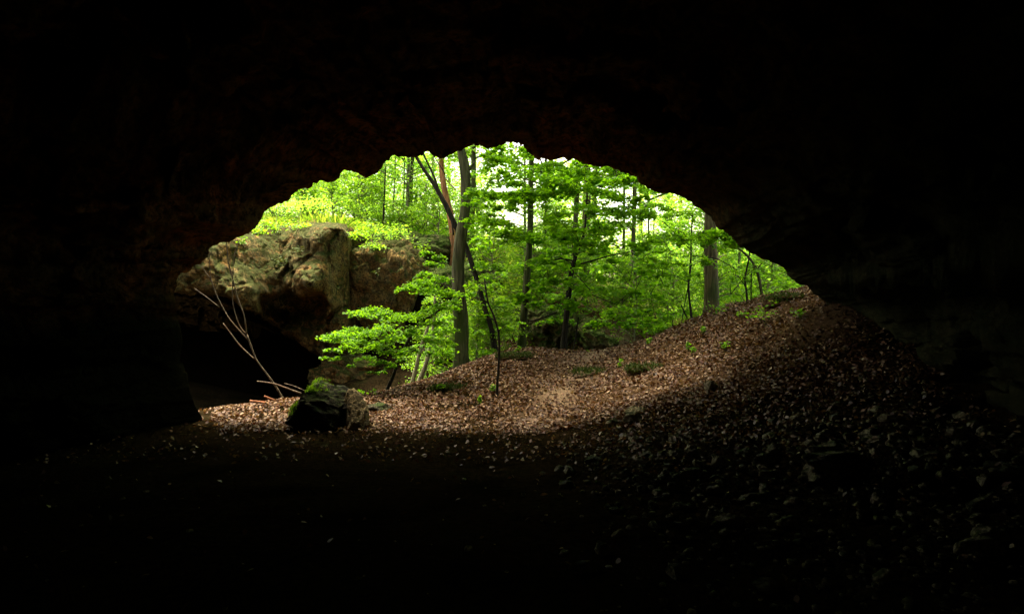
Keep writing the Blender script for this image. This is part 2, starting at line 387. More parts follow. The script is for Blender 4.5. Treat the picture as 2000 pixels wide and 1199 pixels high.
# displacement, fading to nothing at the lip
w = np.zeros(nr)
w[:no_] = np.clip(np.array([24, 19, 14, 10, 7, 5, 3.6, 2.6, 1.8, 1.2, .75, .4, .16, .04]) / 2.0, 0, 1)
w[no_:] = sstep(0, .10, tv) * .85 + .15 * sstep(0, .02, tv)
w[no_] = 0
gu = np.gradient(allr, axis=1); gv = np.gradient(allr, axis=0)
nm = np.cross(gu, gv); nm /= np.linalg.norm(nm, axis=-1, keepdims=True) + 1e-9
cen = np.array([-.5, 4, 1.2])
sg = np.sign(((allr - cen) * nm).sum(-1, keepdims=True)); sg[sg == 0] = 1
nm = nm * sg
pq = allr * np.array([1, 1, 1.9])
dsp = .26 * ridged(pq * .45, 4, 11) + .16 * fbm(pq * 1.3, 4, 12) + .06 * ridged(pq * 3.1, 3, 13) + .05 * fbm(pq * 9, 2, 14)
# broken slabs
fo, fc = facets((pq + .25 * np.stack([fbm(pq * .8, 2, s_) for s_ in (44, 45, 46)], -1)) * np.array([.9, .9, 1.2]), 60, .6)
fo2, fc2 = facets(pq * np.array([2.6, 2.6, 3.6]), 70, .6)
dsp += .38 * fo + .10 * fo2 + .07 * (1 - fc) + .02 * (1 - fc2)
cell = np.floor(pq * np.array([1.1, 1.1, 1.5]) + .8 * np.stack([fbm(pq * .9, 2, s_) for s_ in (41, 42, 43)], -1)).astype(np.int64)
dsp = dsp + .25
lim = np.where(allr[..., 0] > 2.5, .55, 1.0)
allr = allr + nm * (dsp * lim)[..., None] * w[:, None, None]
last = np.array([[-.3, -8.9, 1.0]])
V = np.concatenate([allr.reshape(-1, 3), last])
I = np.arange(nr * NU).reshape(nr, NU)
Q = [tuple(r) for r in np.stack([I[:-1, :-1], I[:-1, 1:], I[1:, 1:], I[1:, :-1]], -1).reshape(-1, 4).tolist()]
Q += [(int(I[-1, j]), int(I[-1, j + 1]), len(V) - 1) for j in range(NU - 1)]
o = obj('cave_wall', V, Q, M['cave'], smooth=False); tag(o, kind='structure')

# ------------------------------------------------------------------ rocks
def ico(sub):
    import bmesh
    bm = bmesh.new(); bmesh.ops.create_icosphere(bm, subdivisions=sub, radius=1)
    V = np.array([v.co[:] for v in bm.verts]); Fc = np.array([[v.index for v in f.verts] for f in bm.faces]); bm.free()
    return V, Fc
ICO = {k: ico(k) for k in (2, 3, 4, 5, 6)}
def rock_shape(sub, radii, seed, rough=.18, planes=9, yaw=0, sq=.75):
    V, Fc = ICO[sub]; V = V.copy()
    V = np.sign(V) * np.abs(V) ** sq; V /= np.linalg.norm(V, axis=1, keepdims=True) ** .45
    r = np.random.default_rng(seed)
    for k in range(planes):
        nn = r.normal(size=3); nn /= np.linalg.norm(nn); dd = r.uniform(.52, .88)
        t = V @ nn; V = V - np.clip(t - dd, 0, None)[:, None] * nn * .97
    q = V * 1.4 + seed * 3.7
    if sub >= 4:
        fa, ca = facets(q * 1.2, seed, .7); fb_, cb = facets(q * 3.4, seed + 3, .7)
        V = V * (1 + rough * (.75 * fa + .3 * fb_ - .15 * (1 - ca) - .06 * (1 - cb)))[:, None]
    V = V * (1 + rough * .7 * (ridged(q, 4, seed) * .55 + fbm(q * 2.3, 4, seed + 5) * .6 + .25 * fbm(q * 8, 2, seed + 9)))[:, None]
    V = V * np.array(radii)
    c, s_ = math.cos(yaw), math.sin(yaw)
    return np.stack([V[:, 0] * c - V[:, 1] * s_, V[:, 0] * s_ + V[:, 1] * c, V[:, 2]], -1), Fc
def rock(name, pos, radii, seed, mat, label, cat='rock', group=None, sub=5, rough=.2, planes=9, yaw=0, base_z=None, sq=.75):
    V, Fc = rock_shape(sub, radii, seed, rough, planes, yaw, sq)
    b = np.array(pos, float); 
    V = V + b
    bb = b.copy(); bb[2] = base_z if base_z is not None else V[:, 2].min()
    o = obj(name, V, Fc, mat, base=bb, smooth=False)
    return tag(o, label, cat, group)

# the pale cliff left of the hollow, with its overhang and the dark recess below
TOP = np.array([(200, 420), (440, 420), (500, 430), (520, 437), (545, 440), (562, 450), (580, 446), (600, 440), (625, 437), (650, 437), (668, 440), (682, 450), (688, 464), (693, 500)], float)
CPX = np.array([(600, 460, 20.6), (660, 450, 20.4), (640, 520, 20), (680, 480, 21), (692, 560, 22.0), (560, 500, 21.6), (535, 470, 21.9), (520, 450, 22.4), (575, 470, 21.7), (480, 520, 20.3), (500, 560, 19.8),
                (490, 470, 20.8), (420, 500, 19.6), (370, 540, 19.2), (340, 560, 19), (440, 560, 19.3), (250, 540, 18), (620, 560, 19.7), (580, 560, 20.1), (540, 560, 20.9),
                (560, 600, 21.2), (620, 610, 20.9), (660, 610, 20.8), (670, 650, 21.2), (520, 600, 20.2), (500, 600, 20), (540, 625, 20.6), (400, 590, 20), (480, 640, 21), (560, 680, 22),
                (640, 690, 21.6), (400, 700, 21), (500, 760, 22.5), (650, 780, 22.5), (250, 700, 20), (350, 790, 21), (690, 700, 22), (600, 450, 21), (300, 440, 20), (400, 440, 20.3), (695, 780, 23)], float)
pxs = np.arange(215, 697, 2.2); pys_n = 190
Kc = CPX[:, :2] / 100
A = np.zeros((len(Kc) + 3,) * 2); A[:-3, :-3] = _tps(((Kc[:, None] - Kc[None]) ** 2).sum(-1)) + np.eye(len(Kc)) * .01
A[:-3, -3] = 1; A[:-3, -2:] = Kc; A[-3, :-3] = 1; A[-2:, :-3] = Kc.T
Wc = np.linalg.solve(A, np.r_[CPX[:, 2], 0, 0, 0])
def cliff_lb(px):
    LB = np.array([(215, 568), (368, 571), (400, 572), (436, 577), (452, 580), (468, 588), (484, 602), (500, 607), (516, 618), (536, 632), (556, 646), (600, 668), (640, 700), (697, 760)], float)
    return np.interp(px, LB[:, 0], LB[:, 1]) + 5 * fbm(np.stack([px * .06, px * 0, px * 0], -1), 3, 3)
def cliff_d(px, py):
    a, b = px / 100, py / 100
    d = _tps((a[..., None] - Kc[:, 0]) ** 2 + (b[..., None] - Kc[:, 1]) ** 2) @ Wc[:-3] + Wc[-3] + Wc[-2] * a + Wc[-1] * b
    lb = cliff_lb(px)
    d = d + 8.5 * sstep(-2, 22, py - lb) * (1 - .55 * sstep(590, 640, px))
    L2 = np.array([(505, 600), (515, 572), (530, 578), (545, 570), (560, 561), (575, 564), (590, 573), (615, 572), (640, 571), (652, 585)], float)
    l2 = np.interp(px, L2[:, 0], L2[:, 1]) + 3 * fbm(np.stack([px * .08, px * 0, px * 0], -1), 3, 4)
    d = d + 1.9 * sstep(0, 14, py - l2) * sstep(508, 524, px) * (1 - sstep(636, 658, px)) * (1 - .5 * sstep(600, 660, py))
    return d
rowsV = []; HOLL = []
PX = pxs
tp = np.interp(PX, TOP[:, 0], TOP[:, 1]) + 2.5 * fbm(np.stack([PX * .07, PX * 0, PX * 0 + 2], -1), 4, 6)
topd = cliff_d(PX, tp)
for k in range(pys_n):
    f_ = k / (pys_n - 1)
    py = tp + (800 - tp) * f_
    d = cliff_d(PX, py)
    # the brow rounds back onto the plateau, the right edge rounds back into the gully
    d = d + .5 * (1 - sstep(0, 14, py - tp)) ** 2 + 2.2 * sstep(684, 697, PX)
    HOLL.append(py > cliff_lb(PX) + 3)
    rowsV.append(np.stack([(PX - 1000) / F * d, d, EYE - (py - 600) / F * d], -1))
rowsV = np.array(rowsV); HOLL = np.array(HOLL)
q = rowsV * np.array([1, 1, 1])
wq = q + .06 * np.stack([fbm(q * 1.3, 3, s_) for s_ in (51, 52, 53)], -1)
f1, c1 = facets(wq * np.array([1.15, .15, .62]), 80, .45); f2, c2 = facets(wq * np.array([2.8, .5, 1.7]), 90, .5); f3, c3 = facets(wq * np.array([6, 6, 5]), 99, .7)
nzs = .12 * ridged(q * .55 + 3, 3, 21) + .20 * fbm(q * 1.5, 5, 22, .6) + .55 * f1 + .20 * f2 + .05 * f3 + .14 * ridged(q * np.array([2.0, .5, .35]), 3, 25) + .10 * ridged(q * np.array([.4, .4, 2.6]), 3, 27) - .14 * (1 - c1) - .05 * (1 - c2) + .05 * fbm(q * 9, 3, 24, .7) + .2
rowsV[..., 1] -= nzs * (.65 + .35 * sstep(0, .08, np.linspace(0, 1, pys_n))[:, None])
rowsV[..., 2] += .12 * fbm(q * 2.1, 3, 26) * sstep(0, .15, np.linspace(0, 1, pys_n))[:, None]
back = []
for dy, dz in [(10.5, .25), (8, .25), (6, .22), (4, .2), (2.6, .18), (1.6, .15), (.9, .12), (.4, .06)]:
    r_ = rowsV[0].copy(); r_[:, 1] += dy
    r_[:, 2] = np.where(dy > 3, 3.9 + .2 * fbm(r_ * .6, 3, 27), r_[:, 2] + dz * .5 + .08 * fbm(r_ * 2, 3, 28)); back.append(r_)
VV = np.concatenate([np.array(back), rowsV], 0)
nr, nc = VV.shape[:2]; I = np.arange(nr * nc).reshape(nr, nc)
Q = np.stack([I[:-1, :-1], I[1:, :-1], I[1:, 1:], I[:-1, 1:]], -1).reshape(-1, 4)
o = obj('rock_cliff', VV.reshape(-1, 3), Q, M['cliff'], base=P(520, 700, 20.5))
o.data.materials.append(M['hollow'])  # shade under the overhang is painted by this second slot
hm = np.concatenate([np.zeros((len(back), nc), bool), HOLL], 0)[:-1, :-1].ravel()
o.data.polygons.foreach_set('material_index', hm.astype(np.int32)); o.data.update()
tag(o, 'tall pale limestone cliff with a dark hollow under its overhang, left of the gully', 'cliff')

rock('rock_outcrop', P(752, 596, 22.4), (1.30, 1.5, 1.78), 5, M['cliff'], 'rounded mossy rock outcrop with grass on its crown, right beside the pale cliff', 'rock', sub=6, rough=.22)
rock('rock_outcrop', P(700, 735, 21.6), (1.4, 1.1, .55), 51, M['cliff'], 'low pale rock shelf under the rounded outcrop, behind the leafy bush', 'rock', sub=5, rough=.25)
rock('rock_ledge', P(800, 500, 25.6), (1.75, 1.6, .62), 8, M['mossrock'], 'dark rock ledge hung with roots above the gully, left of the big grey trunk', 'rock', sub=5, rough=.3, yaw=-.3)
rock('rock_ledge', P(880, 560, 24.4), (1.3, 1.4, .80), 9, M['mossrock'], 'dark rock ledge partly hidden behind the big grey trunk', 'rock', sub=5, rough=.3)
rock('mossy_rock', P(1080, 648, 20.6), (.80, 1.0, .62), 12, M['mossrock'], 'mossy rock face standing behind the crest of the central mound', 'rock', sub=6, rough=.42, planes=14, sq=.6)
rock('mossy_rock', P(1015, 640, 21.2), (.75, .9, .70), 13, M['mossrock'], 'dark mossy rock at the left end of the back wall, behind the slim grey trunk', 'rock', sub=6, rough=.42, planes=14, sq=.6)
rock('mossy_rock', P(1172, 672, 20.2), (.45, .6, .40), 14, M['mossrock'], 'small pale rock beside the path saddle', 'rock', sub=5, rough=.42, planes=14, sq=.6)
rock('mossy_rock', P(1130, 655, 21), (.6, .8, .55), 15, M['mossrock'], 'dark rock wedged between the mossy face and the small pale rock', 'rock', sub=4, rough=.3)
rock('mossy_rock', P(1287, 642, 24.4), (.34, .5, .36), 16, M['mossrock'], 'lone low rock beside the path, left of the mound crest', 'rock', sub=4, rough=.3)

# the boulder on the cave floor
bp = P(636, 812, 10.55)
V, Fc = rock_shape(6, (.50, .36, .33), 33, .20, 10, .1, .6)
V[:, 0] += .05 * (V[:, 2] > 0) * V[:, 2]
b0 = bp.copy(); b0[2] = H(bp[0], bp[1]) - .03
V = V + np.array([bp[0], bp[1], b0[2] + .25])
root = empty('boulder', b0, 'dark moss-edged boulder resting where the leaf litter meets the cave floor', 'boulder')
body = obj('stone_body', V, Fc, M['boulder'], root)

def tufts(centres, size, n=6, up=.6, spread=.6):
    Vs = []; Fs = []; k = 0
    c = np.repeat(np.asarray(centres), n, axis=0)
    m = len(c); d = rng.normal(size=(m, 3)); d[:, 2] = np.abs(d[:, 2]) + up; d /= np.linalg.norm(d, axis=1, keepdims=True)
    t = rng.normal(size=(m, 3)); t = np.cross(d, t); t /= np.linalg.norm(t, axis=1, keepdims=True)
    sz = size * rng.uniform(.5, 1.3, (m, 1))
    c = c + rng.normal(size=(m, 3)) * size * spread
    V = np.stack([c - t * sz * .22, c + t * sz * .22, c + d * sz + t * .05 * sz], 1).reshape(-1, 3)
    return V, np.arange(m * 3).reshape(m, 3)
zt = V[(V[:, 0] < bp[0] - .30) & (V[:, 2] > b0[2] + .22) & (V[:, 1] < bp[1] + .2)]
zt = np.concatenate([zt, V[(V[:, 2] > b0[2] + .50) & (V[:, 0] < bp[0] + .05) & (V[:, 0] > bp[0] - .2)]])
Vt, Ft = tufts(zt[rng.integers(0, len(zt), 620)], .028, 4)
obj('moss', Vt, Ft, M['moss'], root)
rock('pale_stone', (bp[0] + .38, bp[1] - .03, b0[2] + .22), (.19, .26, .31), 61, M['tan'], 'pale fractured face on the right side of the dark boulder', 'rock', sub=5, rough=.12, sq=.7)  # separate slab standing in for the boulder's own pale face

p = P(740, 797, 11.8); rock('flat_rock', (p[0], p[1], H(p[0], p[1]) + .06), (.22, .18, .075), 71, M['boulder'], 'flat dark rock lying in the leaf litter just right of the boulder', 'rock', sub=4, rough=.25)
for i, (px, py, d, rx, rz, lab) in enumerate([
        (1245, 796, 9.9, .19, .06, 'long flat stone in the leaf litter at the foot of the slope'),
        (1200, 808, 9.7, .09, .07, 'green-grey stone in front of the long flat stone'),
        (1238, 818, 9.5, .13, .08, 'dark lump of stone between the flat stone and the cave floor'),
        (1390, 768, 10.0, .12, .10, 'dark reddish stone halfway up the leafy slope')]):
    p = P(px, py, d); rock('slope_stone', (p[0], p[1], H(p[0], p[1]) + rz * .5), (rx, rx * .7, rz), 80 + i, M['stone'], lab, 'stone', sub=4, rough=.2)
for i, (px, py, d, rx, rz, lab) in enumerate([
        (1262, 722, 12.9, .30, .10, 'dark moss hummock on the slope near the path'),
        (1155, 728, 14.0, .30, .08, 'low moss hummock in the litter below the saddle'),
        (1005, 704, 15.4, .36, .07, 'mossy hummock at the top of the mound behind the thin sapling'),
        (880, 755, 13.4, .30, .06, 'long mossy root hump below the big grey trunk'),
        (1540, 592, 13.2, .45, .12, 'dark hummock on the crest near the cave wall')]):
    p = P(px, py, d); b = np.array([p[0], p[1], H(p[0], p[1]) - .02])
    V, Fc = rock_shape(4, (rx, rx * .8, rz), 90 + i, .3, 4)
    V = V + b
    root = empty('moss_hummock', b, lab, 'hummock')
    obj('earth', V, Fc, M['soil'], root)
    zt = V[V[:, 2] > b[2] + rz * .2]
    Vt, Ft = tufts(zt[rng.integers(0, len(zt), 350)], .05, 4)
    obj('moss', Vt, Ft, M['darkmoss'], root)

# rubble: every stone a thing of its own
stone_meshes = []
for k in range(8):
    V, Fc = rock_shape(4, (1, rng.uniform(.55, .85), rng.uniform(.35, .7)), 200 + k, .16, 18, 0, .6)
    stone_meshes.append(mesh_np('stone', V, Fc, M['stone']))
ns = 0; placed = []
tries = 0
while ns < 270 and tries < 9000:
    tries += 1
    px = random.uniform(1080, 1990); py = random.uniform(800, 1190)
    line = 838 - (px - 1100) * .06
    if py < line + random.uniform(0, 25): continue
    wgt = math.exp(-((py - line - 70) / 130) ** 2) * (.35 + .65 * sstep(1100, 1400, px))
    if random.random() > wgt: continue
    # walk the sight line to the ground
    d = 3.0
    while d < 14:
        q_ = P(px, py, d)
        if q_[2] < float(hz(q_[0], q_[1], False)[0]): break
        d += .15
    if d >= 13 or q_[0] > 4.0: continue
    r = .032 + .075 * random.random() ** 2 + .09 * random.random() ** 8
    if any((q_[0] - a) ** 2 + (q_[1] - b) ** 2 < (r + c) ** 2 * .55 for a, b, c in placed): continue
    placed.append((q_[0], q_[1], r))
    o = bpy.data.objects.new('rubble_stone', random.choice(stone_meshes)); COL.objects.link(o)
    o.location = (q_[0], q_[1], H(q_[0], q_[1]) + r * .12)
    o.rotation_euler = (random.uniform(-.5, .5), random.uniform(-.5, .5), random.uniform(0, 6.3)); o.scale = (r, r, r)
    tag(o, 'dim broken stone in the rubble that covers the floor at the right cave wall', 'stone', 'rubble stones on the cave floor')
    ns += 1
rock('rubble_slab', (2.55, 6.15, H(2.55, 6.15) + .03), (.55, .2, .09), 301, M['stone'], 'long tilted slab lying among the rubble near the right cave wall', 'stone', sub=4, rough=.2, yaw=.5)

# fine rubble between the stones
gc = []
gxr = rng.uniform(-4, 4.2, 26000); gyr = rng.uniform(3.2, 10.4, 26000)
dn = .012 + sstep(-.2, 2.6, gxr + .8 * fbm(np.stack([gxr, gyr, gxr * 0], -1), 3, 66)) * (1 - sstep(8.4, 10.2, gyr))
kk = rng.uniform(0, 1, 26000) < dn * .5
gxr, gyr = gxr[kk], gyr[kk]; gzr = hz(gxr, gyr)
bv = [rock_shape(2, (1, .75, .55), 400 + k, .12, 6, 0, .7)[0] for k in range(6)]; bf = ICO[2][1]; m_ = len(gxr)
which = rng.integers(0, 6, m_); rr = .007 + .03 * rng.uniform(0, 1, m_) ** 2.5; ya = rng.uniform(0, 6.28, m_)
B = np.array(bv)[which] * rr[:, None, None]
B = np.stack([B[..., 0] * np.cos(ya)[:, None] - B[..., 1] * np.sin(ya)[:, None], B[..., 0] * np.sin(ya)[:, None] + B[..., 1] * np.cos(ya)[:, None], B[..., 2]], -1)
B = B + np.stack([gxr, gyr, gzr + rr * .3], -1)[:, None]
GF = (bf[None] + (np.arange(m_) * len(bv[0]))[:, None, None]).reshape(-1, 3)
o = obj('gravel', B.reshape(-1, 3), GF, M['stone']); tag(o, 'fine broken gravel between the rubble stones', 'gravel', kind='stuff')

# ------------------------------------------------------------------ tubes
def tube_arrays(pts, rads, seg=8, wob=0.06, seed=0):
    pts = np.asarray(pts, float); rads = np.asarray(rads, float)
    L = np.r_[0, np.cumsum(np.linalg.norm(np.diff(pts, axis=0), axis=1))]
    m = max(len(pts) * 2, min(60, int(L[-1] / max(.06, rads.max() * 1.2)) + 2))
    t = np.linspace(0, L[-1], m)
    # smooth resample
    P2 = np.stack([np.interp(t, L, pts[:, k]) for k in range(3)], -1); R2 = np.interp(t, L, rads)
    for _ in range(3):
        P2[1:-1] = (P2[:-2] + 2 * P2[1:-1] + P2[2:]) / 4
    T = np.gradient(P2, axis=0); T /= np.linalg.norm(T, axis=1, keepdims=True) + 1e-9
    up = np.array([.0, 1, 0.]) if abs(T[0][2]) > .5 else np.array([0, 0, 1.])
    A_ = np.cross(T, up); A_ /= np.linalg.norm(A_, axis=1, keepdims=True) + 1e-9
    B_ = np.cross(T, A_)
    an = np.linspace(0, 2 * math.pi, seg, endpoint=False)
    ring = A_[:, None] * np.cos(an)[None, :, None] + B_[:, None] * np.sin(an)[None, :, None]
    base = P2[:, None] + ring * R2[:, None, None]
    nz = 1 if wob == 0 else 1 + wob * fbm(ring * 1.2 + P2[:, None] * 2.2 + seed, 3, seed) * 2
    V = P2[:, None] + ring * (R2[:, None] * nz * np.ones((1, seg)))[..., None]
    V = np.concatenate([V.reshape(-1, 3), P2[:1], P2[-1:]])
    I = np.arange(m * seg).reshape(m, seg); J = np.roll(I, -1, axis=1)
    Q = np.stack([I[:-1], J[:-1], J[1:], I[1:]], -1).reshape(-1, 4).tolist()
    a, b = m * seg, m * seg + 1
    Q += [(int(J[0, k]), int(I[0, k]), a) for k in range(seg)] + [(int(I[-1, k]), int(J[-1, k]), b) for k in range(seg)]
    return V, [list(q) for q in Q]
class Bag:
    def __init__(s): s.V = []; s.F = []; s.n = 0
    def add(s, V, Fc):
        s.V.append(V); s.F += [[i + s.n for i in f] for f in Fc]; s.n += len(V)
    def tube(s, pts, rads, seg=8, wob=.06, seed=0): s.add(*tube_arrays(pts, rads, seg, wob, seed))
    def obj(s, name, mat, parent=None, smooth=True, base=None): return obj(name, np.concatenate(s.V), s.F, mat, parent, base, smooth)

# ------------------------------------------------------------------ leaves
def leaves(c, size, tilt=.45, shape=4, droop=.1, wid=.36):
    c = np.asarray(c, float); m = len(c)
    yaw = rng.uniform(0, 2 * math.pi, m)
    nrm = np.stack([rng.normal(0, tilt, m), rng.normal(0, tilt, m), np.ones(m)], -1); nrm /= np.linalg.norm(nrm, axis=1, keepdims=True)
    a = np.stack([np.cos(yaw), np.sin(yaw), -droop + rng.normal(0, .15, m)], -1)
    a -= nrm * (a * nrm).sum(1, keepdims=True); a /= np.linalg.norm(a, axis=1, keepdims=True)
    b = np.cross(nrm, a)
    s_ = (size * rng.uniform(.6, 1.25, m))[:, None]
    if shape == 4:
        V = np.stack([c - a * s_ * .5, c - a * s_ * .05 + b * s_ * wid + nrm * s_ * .07, c + a * s_ * .5 - nrm * s_ * .06, c - a * s_ * .05 - b * s_ * wid + nrm * s_ * .07], 1)
        Fc = np.arange(m * 4).reshape(m, 4)
    else:
        V = np.stack([c - a * s_ * .5, c - a * s_ * .22 + b * s_ * wid * .85 + nrm * s_ * .06, c + a * s_ * .12 + b * s_ * wid * .8 + nrm * s_ * .05, c + a * s_ * .5 - nrm * s_ * .1,
                      c + a * s_ * .12 - b * s_ * wid * .8 + nrm * s_ * .05, c - a * s_ * .22 - b * s_ * wid * .85 + nrm * s_ * .06], 1)
        Fc = np.arange(m * 6).reshape(m, 6)
    return V.reshape(-1, 3), Fc

def spray_pts(c, r, n, flat=.13, tilt=(0, 0)):
    # a flat, ragged spray of leaves: twig fans around a centre
    k = max(3, int(n / 22)); out = []
    ang = rng.uniform(0, 2 * math.pi, k); ln = r * rng.uniform(.45, 1.1, k)
    for a_, l_ in zip(ang, ln):
        m = max(3, n // k); t = rng.uniform(.1, 1, m) ** .8
        x = np.cos(a_) * l_ * t + rng.normal(0, .09 * r, m); y = np.sin(a_) * l_ * t + rng.normal(0, .09 * r, m)
        z = rng.normal(0, flat * r * .5, m) - .18 * l_ * t ** 2 + rng.normal(0, flat * r * .4) + tilt[0] * x + tilt[1] * y
        out.append(np.stack([x, y, z], -1))
    return np.concatenate(out) + c

def trunk_from(pts, d, seg=12, ext=None):
    P3 = []; R3 = []
    for t in pts:
        dd = t[3] if len(t) > 3 else d
        P3.append(P(t[0], t[1], dd)); R3.append(max(.006, t[2] / 2 / F * dd))
    return np.array(P3), np.array(R3)

def nearest(poly, p, above=None):
    t = np.linspace(0, len(poly) - 1, 60); Pp = np.stack([np.interp(t, range(len(poly)), poly[:, k]) for k in range(3)], -1)
    cost = np.linalg.norm((Pp - p)[:, :2], axis=1) * .5 + np.abs(Pp[:, 2] - (p[2] - .28 * np.linalg.norm((Pp - p)[:, :2], axis=1)))
    return Pp[np.argmin(cost)]

def make_tree(name, label, pts, d, bark, sprays=(), leafmat='leaf', size=.075, cat='tree', group=None, ext_h=0, ext_lean=(0, 0), extra=(), shape=4, seg=12, top_sprays=0, flare=True, spread_top=2.0, br=.5, tiltn=.45):
    """pts run from the base up; sprays = (centre, radius, leaf count)"""
    poly, rads = trunk_from(pts, d)
    poly[0, 2] = min(poly[0, 2], H(poly[0, 0], poly[0, 1]) - .05)
    if flare: rads[0] *= 1.25
    if ext_h:
        topp = poly[-1]
        poly = np.concatenate([poly, [topp + np.array([ext_lean[0] * .5, ext_lean[1] * .5, ext_h * .5]), topp + np.array([ext_lean[0], ext_lean[1], ext_h])]])
        rads = np.r_[rads, rads[-1] * .75, rads[-1] * .3]
    root = empty(name, (poly[0, 0], poly[0, 1], H(poly[0, 0], poly[0, 1])), label, cat, group)
    tb = Bag(); tb.tube(poly, rads, seg, .10, seed=int(abs(pts[0][0]))); tb.obj('trunk', bark, root)
    if len(extra):
        for e in extra:
            bb = Bag(); pe, re_ = trunk_from(e, d); bb.tube(pe, re_, 7, .08, 3); bb.obj('branch', bark, root)
    sp = list(sprays); tops = []
    for k in range(top_sprays * 3):
        t = random.uniform(.1, 1)
        c = poly[-1] * t + poly[-3] * (1 - t); a = random.uniform(0, 6.3); rr = (spread_top + 1) * random.uniform(.2, 1)
        tops.append((c + np.array([math.cos(a) * rr, math.sin(a) * rr, random.uniform(0, .4)]), random.uniform(.8, 1.4), 80))
    if sp:
        lp = []; bb = Bag(); seen = []
        sp.sort(key=lambda t: np.linalg.norm(nearest(poly, np.asarray(t[0])) - t[0]))
        for c, r, n_ in sp:
            c = np.asarray(c, float)
            lp.append(spray_pts(c, r, n_, tilt=(random.uniform(-.15, .15), random.uniform(-.15, .15))))
            a = nearest(poly, c); L_ = np.linalg.norm(c - a)
            prev = [q_ for q_ in seen if np.linalg.norm(q_ - c) < L_ * .75]
            if prev: a = min(prev, key=lambda q_: np.linalg.norm(q_ - c)); L_ = np.linalg.norm(c - a) * .5
            seen.append(c)
            mid = (a + c) / 2 + np.array([random.uniform(-.1, .1), random.uniform(-.1, .1), .04 + random.uniform(0, .08)])
            r0 = min(.007 + .005 * L_, rads.max() * .6) * (br / .5)
            bb.tube([a, mid, c, c + (c - mid) * .35], [r0, r0 * .65, r0 * .35, .004], 5, 0, 1)
        bb.obj('branches', bark, root)
        lp = np.concatenate(lp)
        V, Fc = leaves(lp, size, shape=shape, tilt=tiltn)
        obj('crown', V, Fc, M[leafmat], root)
    if tops:
        lp = []; bb = Bag()
        for c, r, n_ in tops:
            lp.append(spray_pts(c, r, n_)); a = nearest(poly, c)
            bb.tube([a, (a + c) / 2 + np.array([0, 0, .15]), c], [.035, .02, .008], 4, 0)
        bb.obj('upper_branches', bark, root)
        V, Fc = leaves(np.concatenate(lp), .20, tilt=.45)
        obj('upper_crown', V, Fc, M[leafmat], root)
    return root

def rect_sprays(n, px, py, d, r, leaf_n, keep=None):
    out = []
    k = 0
    while len(out) < n and k < n * 30:
        k += 1
        a, b, dd = random.uniform(*px), random.uniform(*py), random.uniform(*d)
        if keep and not keep(a, b): continue
        out.append((P(a, b, dd), random.uniform(*r), int(leaf_n * random.uniform(.7, 1.3))))
    return out

# --- named trees --------------------------------------------------------
make_tree('broadleaf_tree', 'thick grey-green trunk with a kink near the top, standing in the middle of the view',
          [(903, 742, 32), (902, 700, 28), (900, 620, 27), (895, 560, 25.5), (894, 500, 25), (900, 460, 22), (908, 422, 19.5), (910, 390, 18.5), (912, 354, 19.5), (911, 334, 21), (906, 310, 18), (898, 288, 16), (888, 240, 15)],
          16.3, M['bark'], ext_h=10, ext_lean=(-1.0, .5), top_sprays=26, extra=[[(912, 338, 9), (921, 326, 6), (927, 316, 3)]], seg=18, spread_top=2.6,
          sprays=[(P(925, 372, 15.9), .30, 70), (P(915, 400, 15.8), .24, 60), (P(908, 440, 15.9), .20, 40), (P(895, 575, 15.6), .24, 60)])
make_tree('leaning_dead_tree', 'dark leafless tree leaning left behind the thick kinked trunk, forked near the top',
          [(971, 692, 11), (960, 640, 10), (948, 608, 10), (938, 568, 9.5), (924, 524, 9), (910, 480, 9), (893, 450, 10), (886, 434, 10), (872, 404, 10), (860, 382, 9), (848, 360, 8), (832, 338, 6.5), (813, 308, 6), (800, 280, 5)],
          17.2, M['bark_dark'], extra=[[(855, 368, 5), (850, 350, 4.5), (838, 325, 4), (826, 299, 4), (818, 275, 3)],
                                       [(886, 460, 4), (882, 430, 3), (873, 412, 3)], [(870, 342, 2), (858, 322, 2), (848, 306, 2)]])
make_tree('pine_tree', 'pine with warm brown bark behind the leaning dead tree', [(886, 525, 14), (886, 480, 14), (884, 440, 13.5), (877, 405, 12.5), (868, 375, 12), (863, 340, 10.5), (861, 305, 10), (860, 260, 9)],
          24.5, M['bark_red'], ext_h=11, top_sprays=10, leafmat='leaf_far', size=.11,
          extra=[[(865, 345, 3), (878, 358, 2), (890, 372, 2)], [(902, 400, 3, 20), (900, 360, 2.5, 20), (905, 335, 2, 20)]])
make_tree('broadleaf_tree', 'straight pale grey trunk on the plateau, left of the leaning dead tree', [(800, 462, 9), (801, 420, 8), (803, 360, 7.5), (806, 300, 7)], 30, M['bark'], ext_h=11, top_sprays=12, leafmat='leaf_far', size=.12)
make_tree('dead_tree', 'thin bare dead stem rising from the rock ledge', [(748, 478, 6), (748, 450, 5), (750, 400, 4), (752, 350, 3), (753, 325, 2)], 26, M['bark_dark'])
make_tree('slim_tree', 'very slim stem just right of the bare dead stem', [(768, 450, 3.4), (768, 400, 3), (772, 340, 2.5)], 29, M['bark'], ext_h=8, top_sprays=8, leafmat='leaf_far', size=.11)
make_tree('slim_tree', 'very slim stem between the bare dead stem and the straight pale trunk', [(787, 452, 3.4), (787, 410, 3), (790, 360, 2.5)], 31, M['bark'], ext_h=8, top_sprays=8, leafmat='leaf_far', size=.11)
make_tree('broadleaf_tree', 'grey trunk showing just right of the thick kinked trunk', [(916, 510, 12), (918, 470, 12), (922, 425, 11.5), (925, 350, 10)], 27, M['bark'], ext_h=10, top_sprays=10, leafmat='leaf_mid', size=.11)

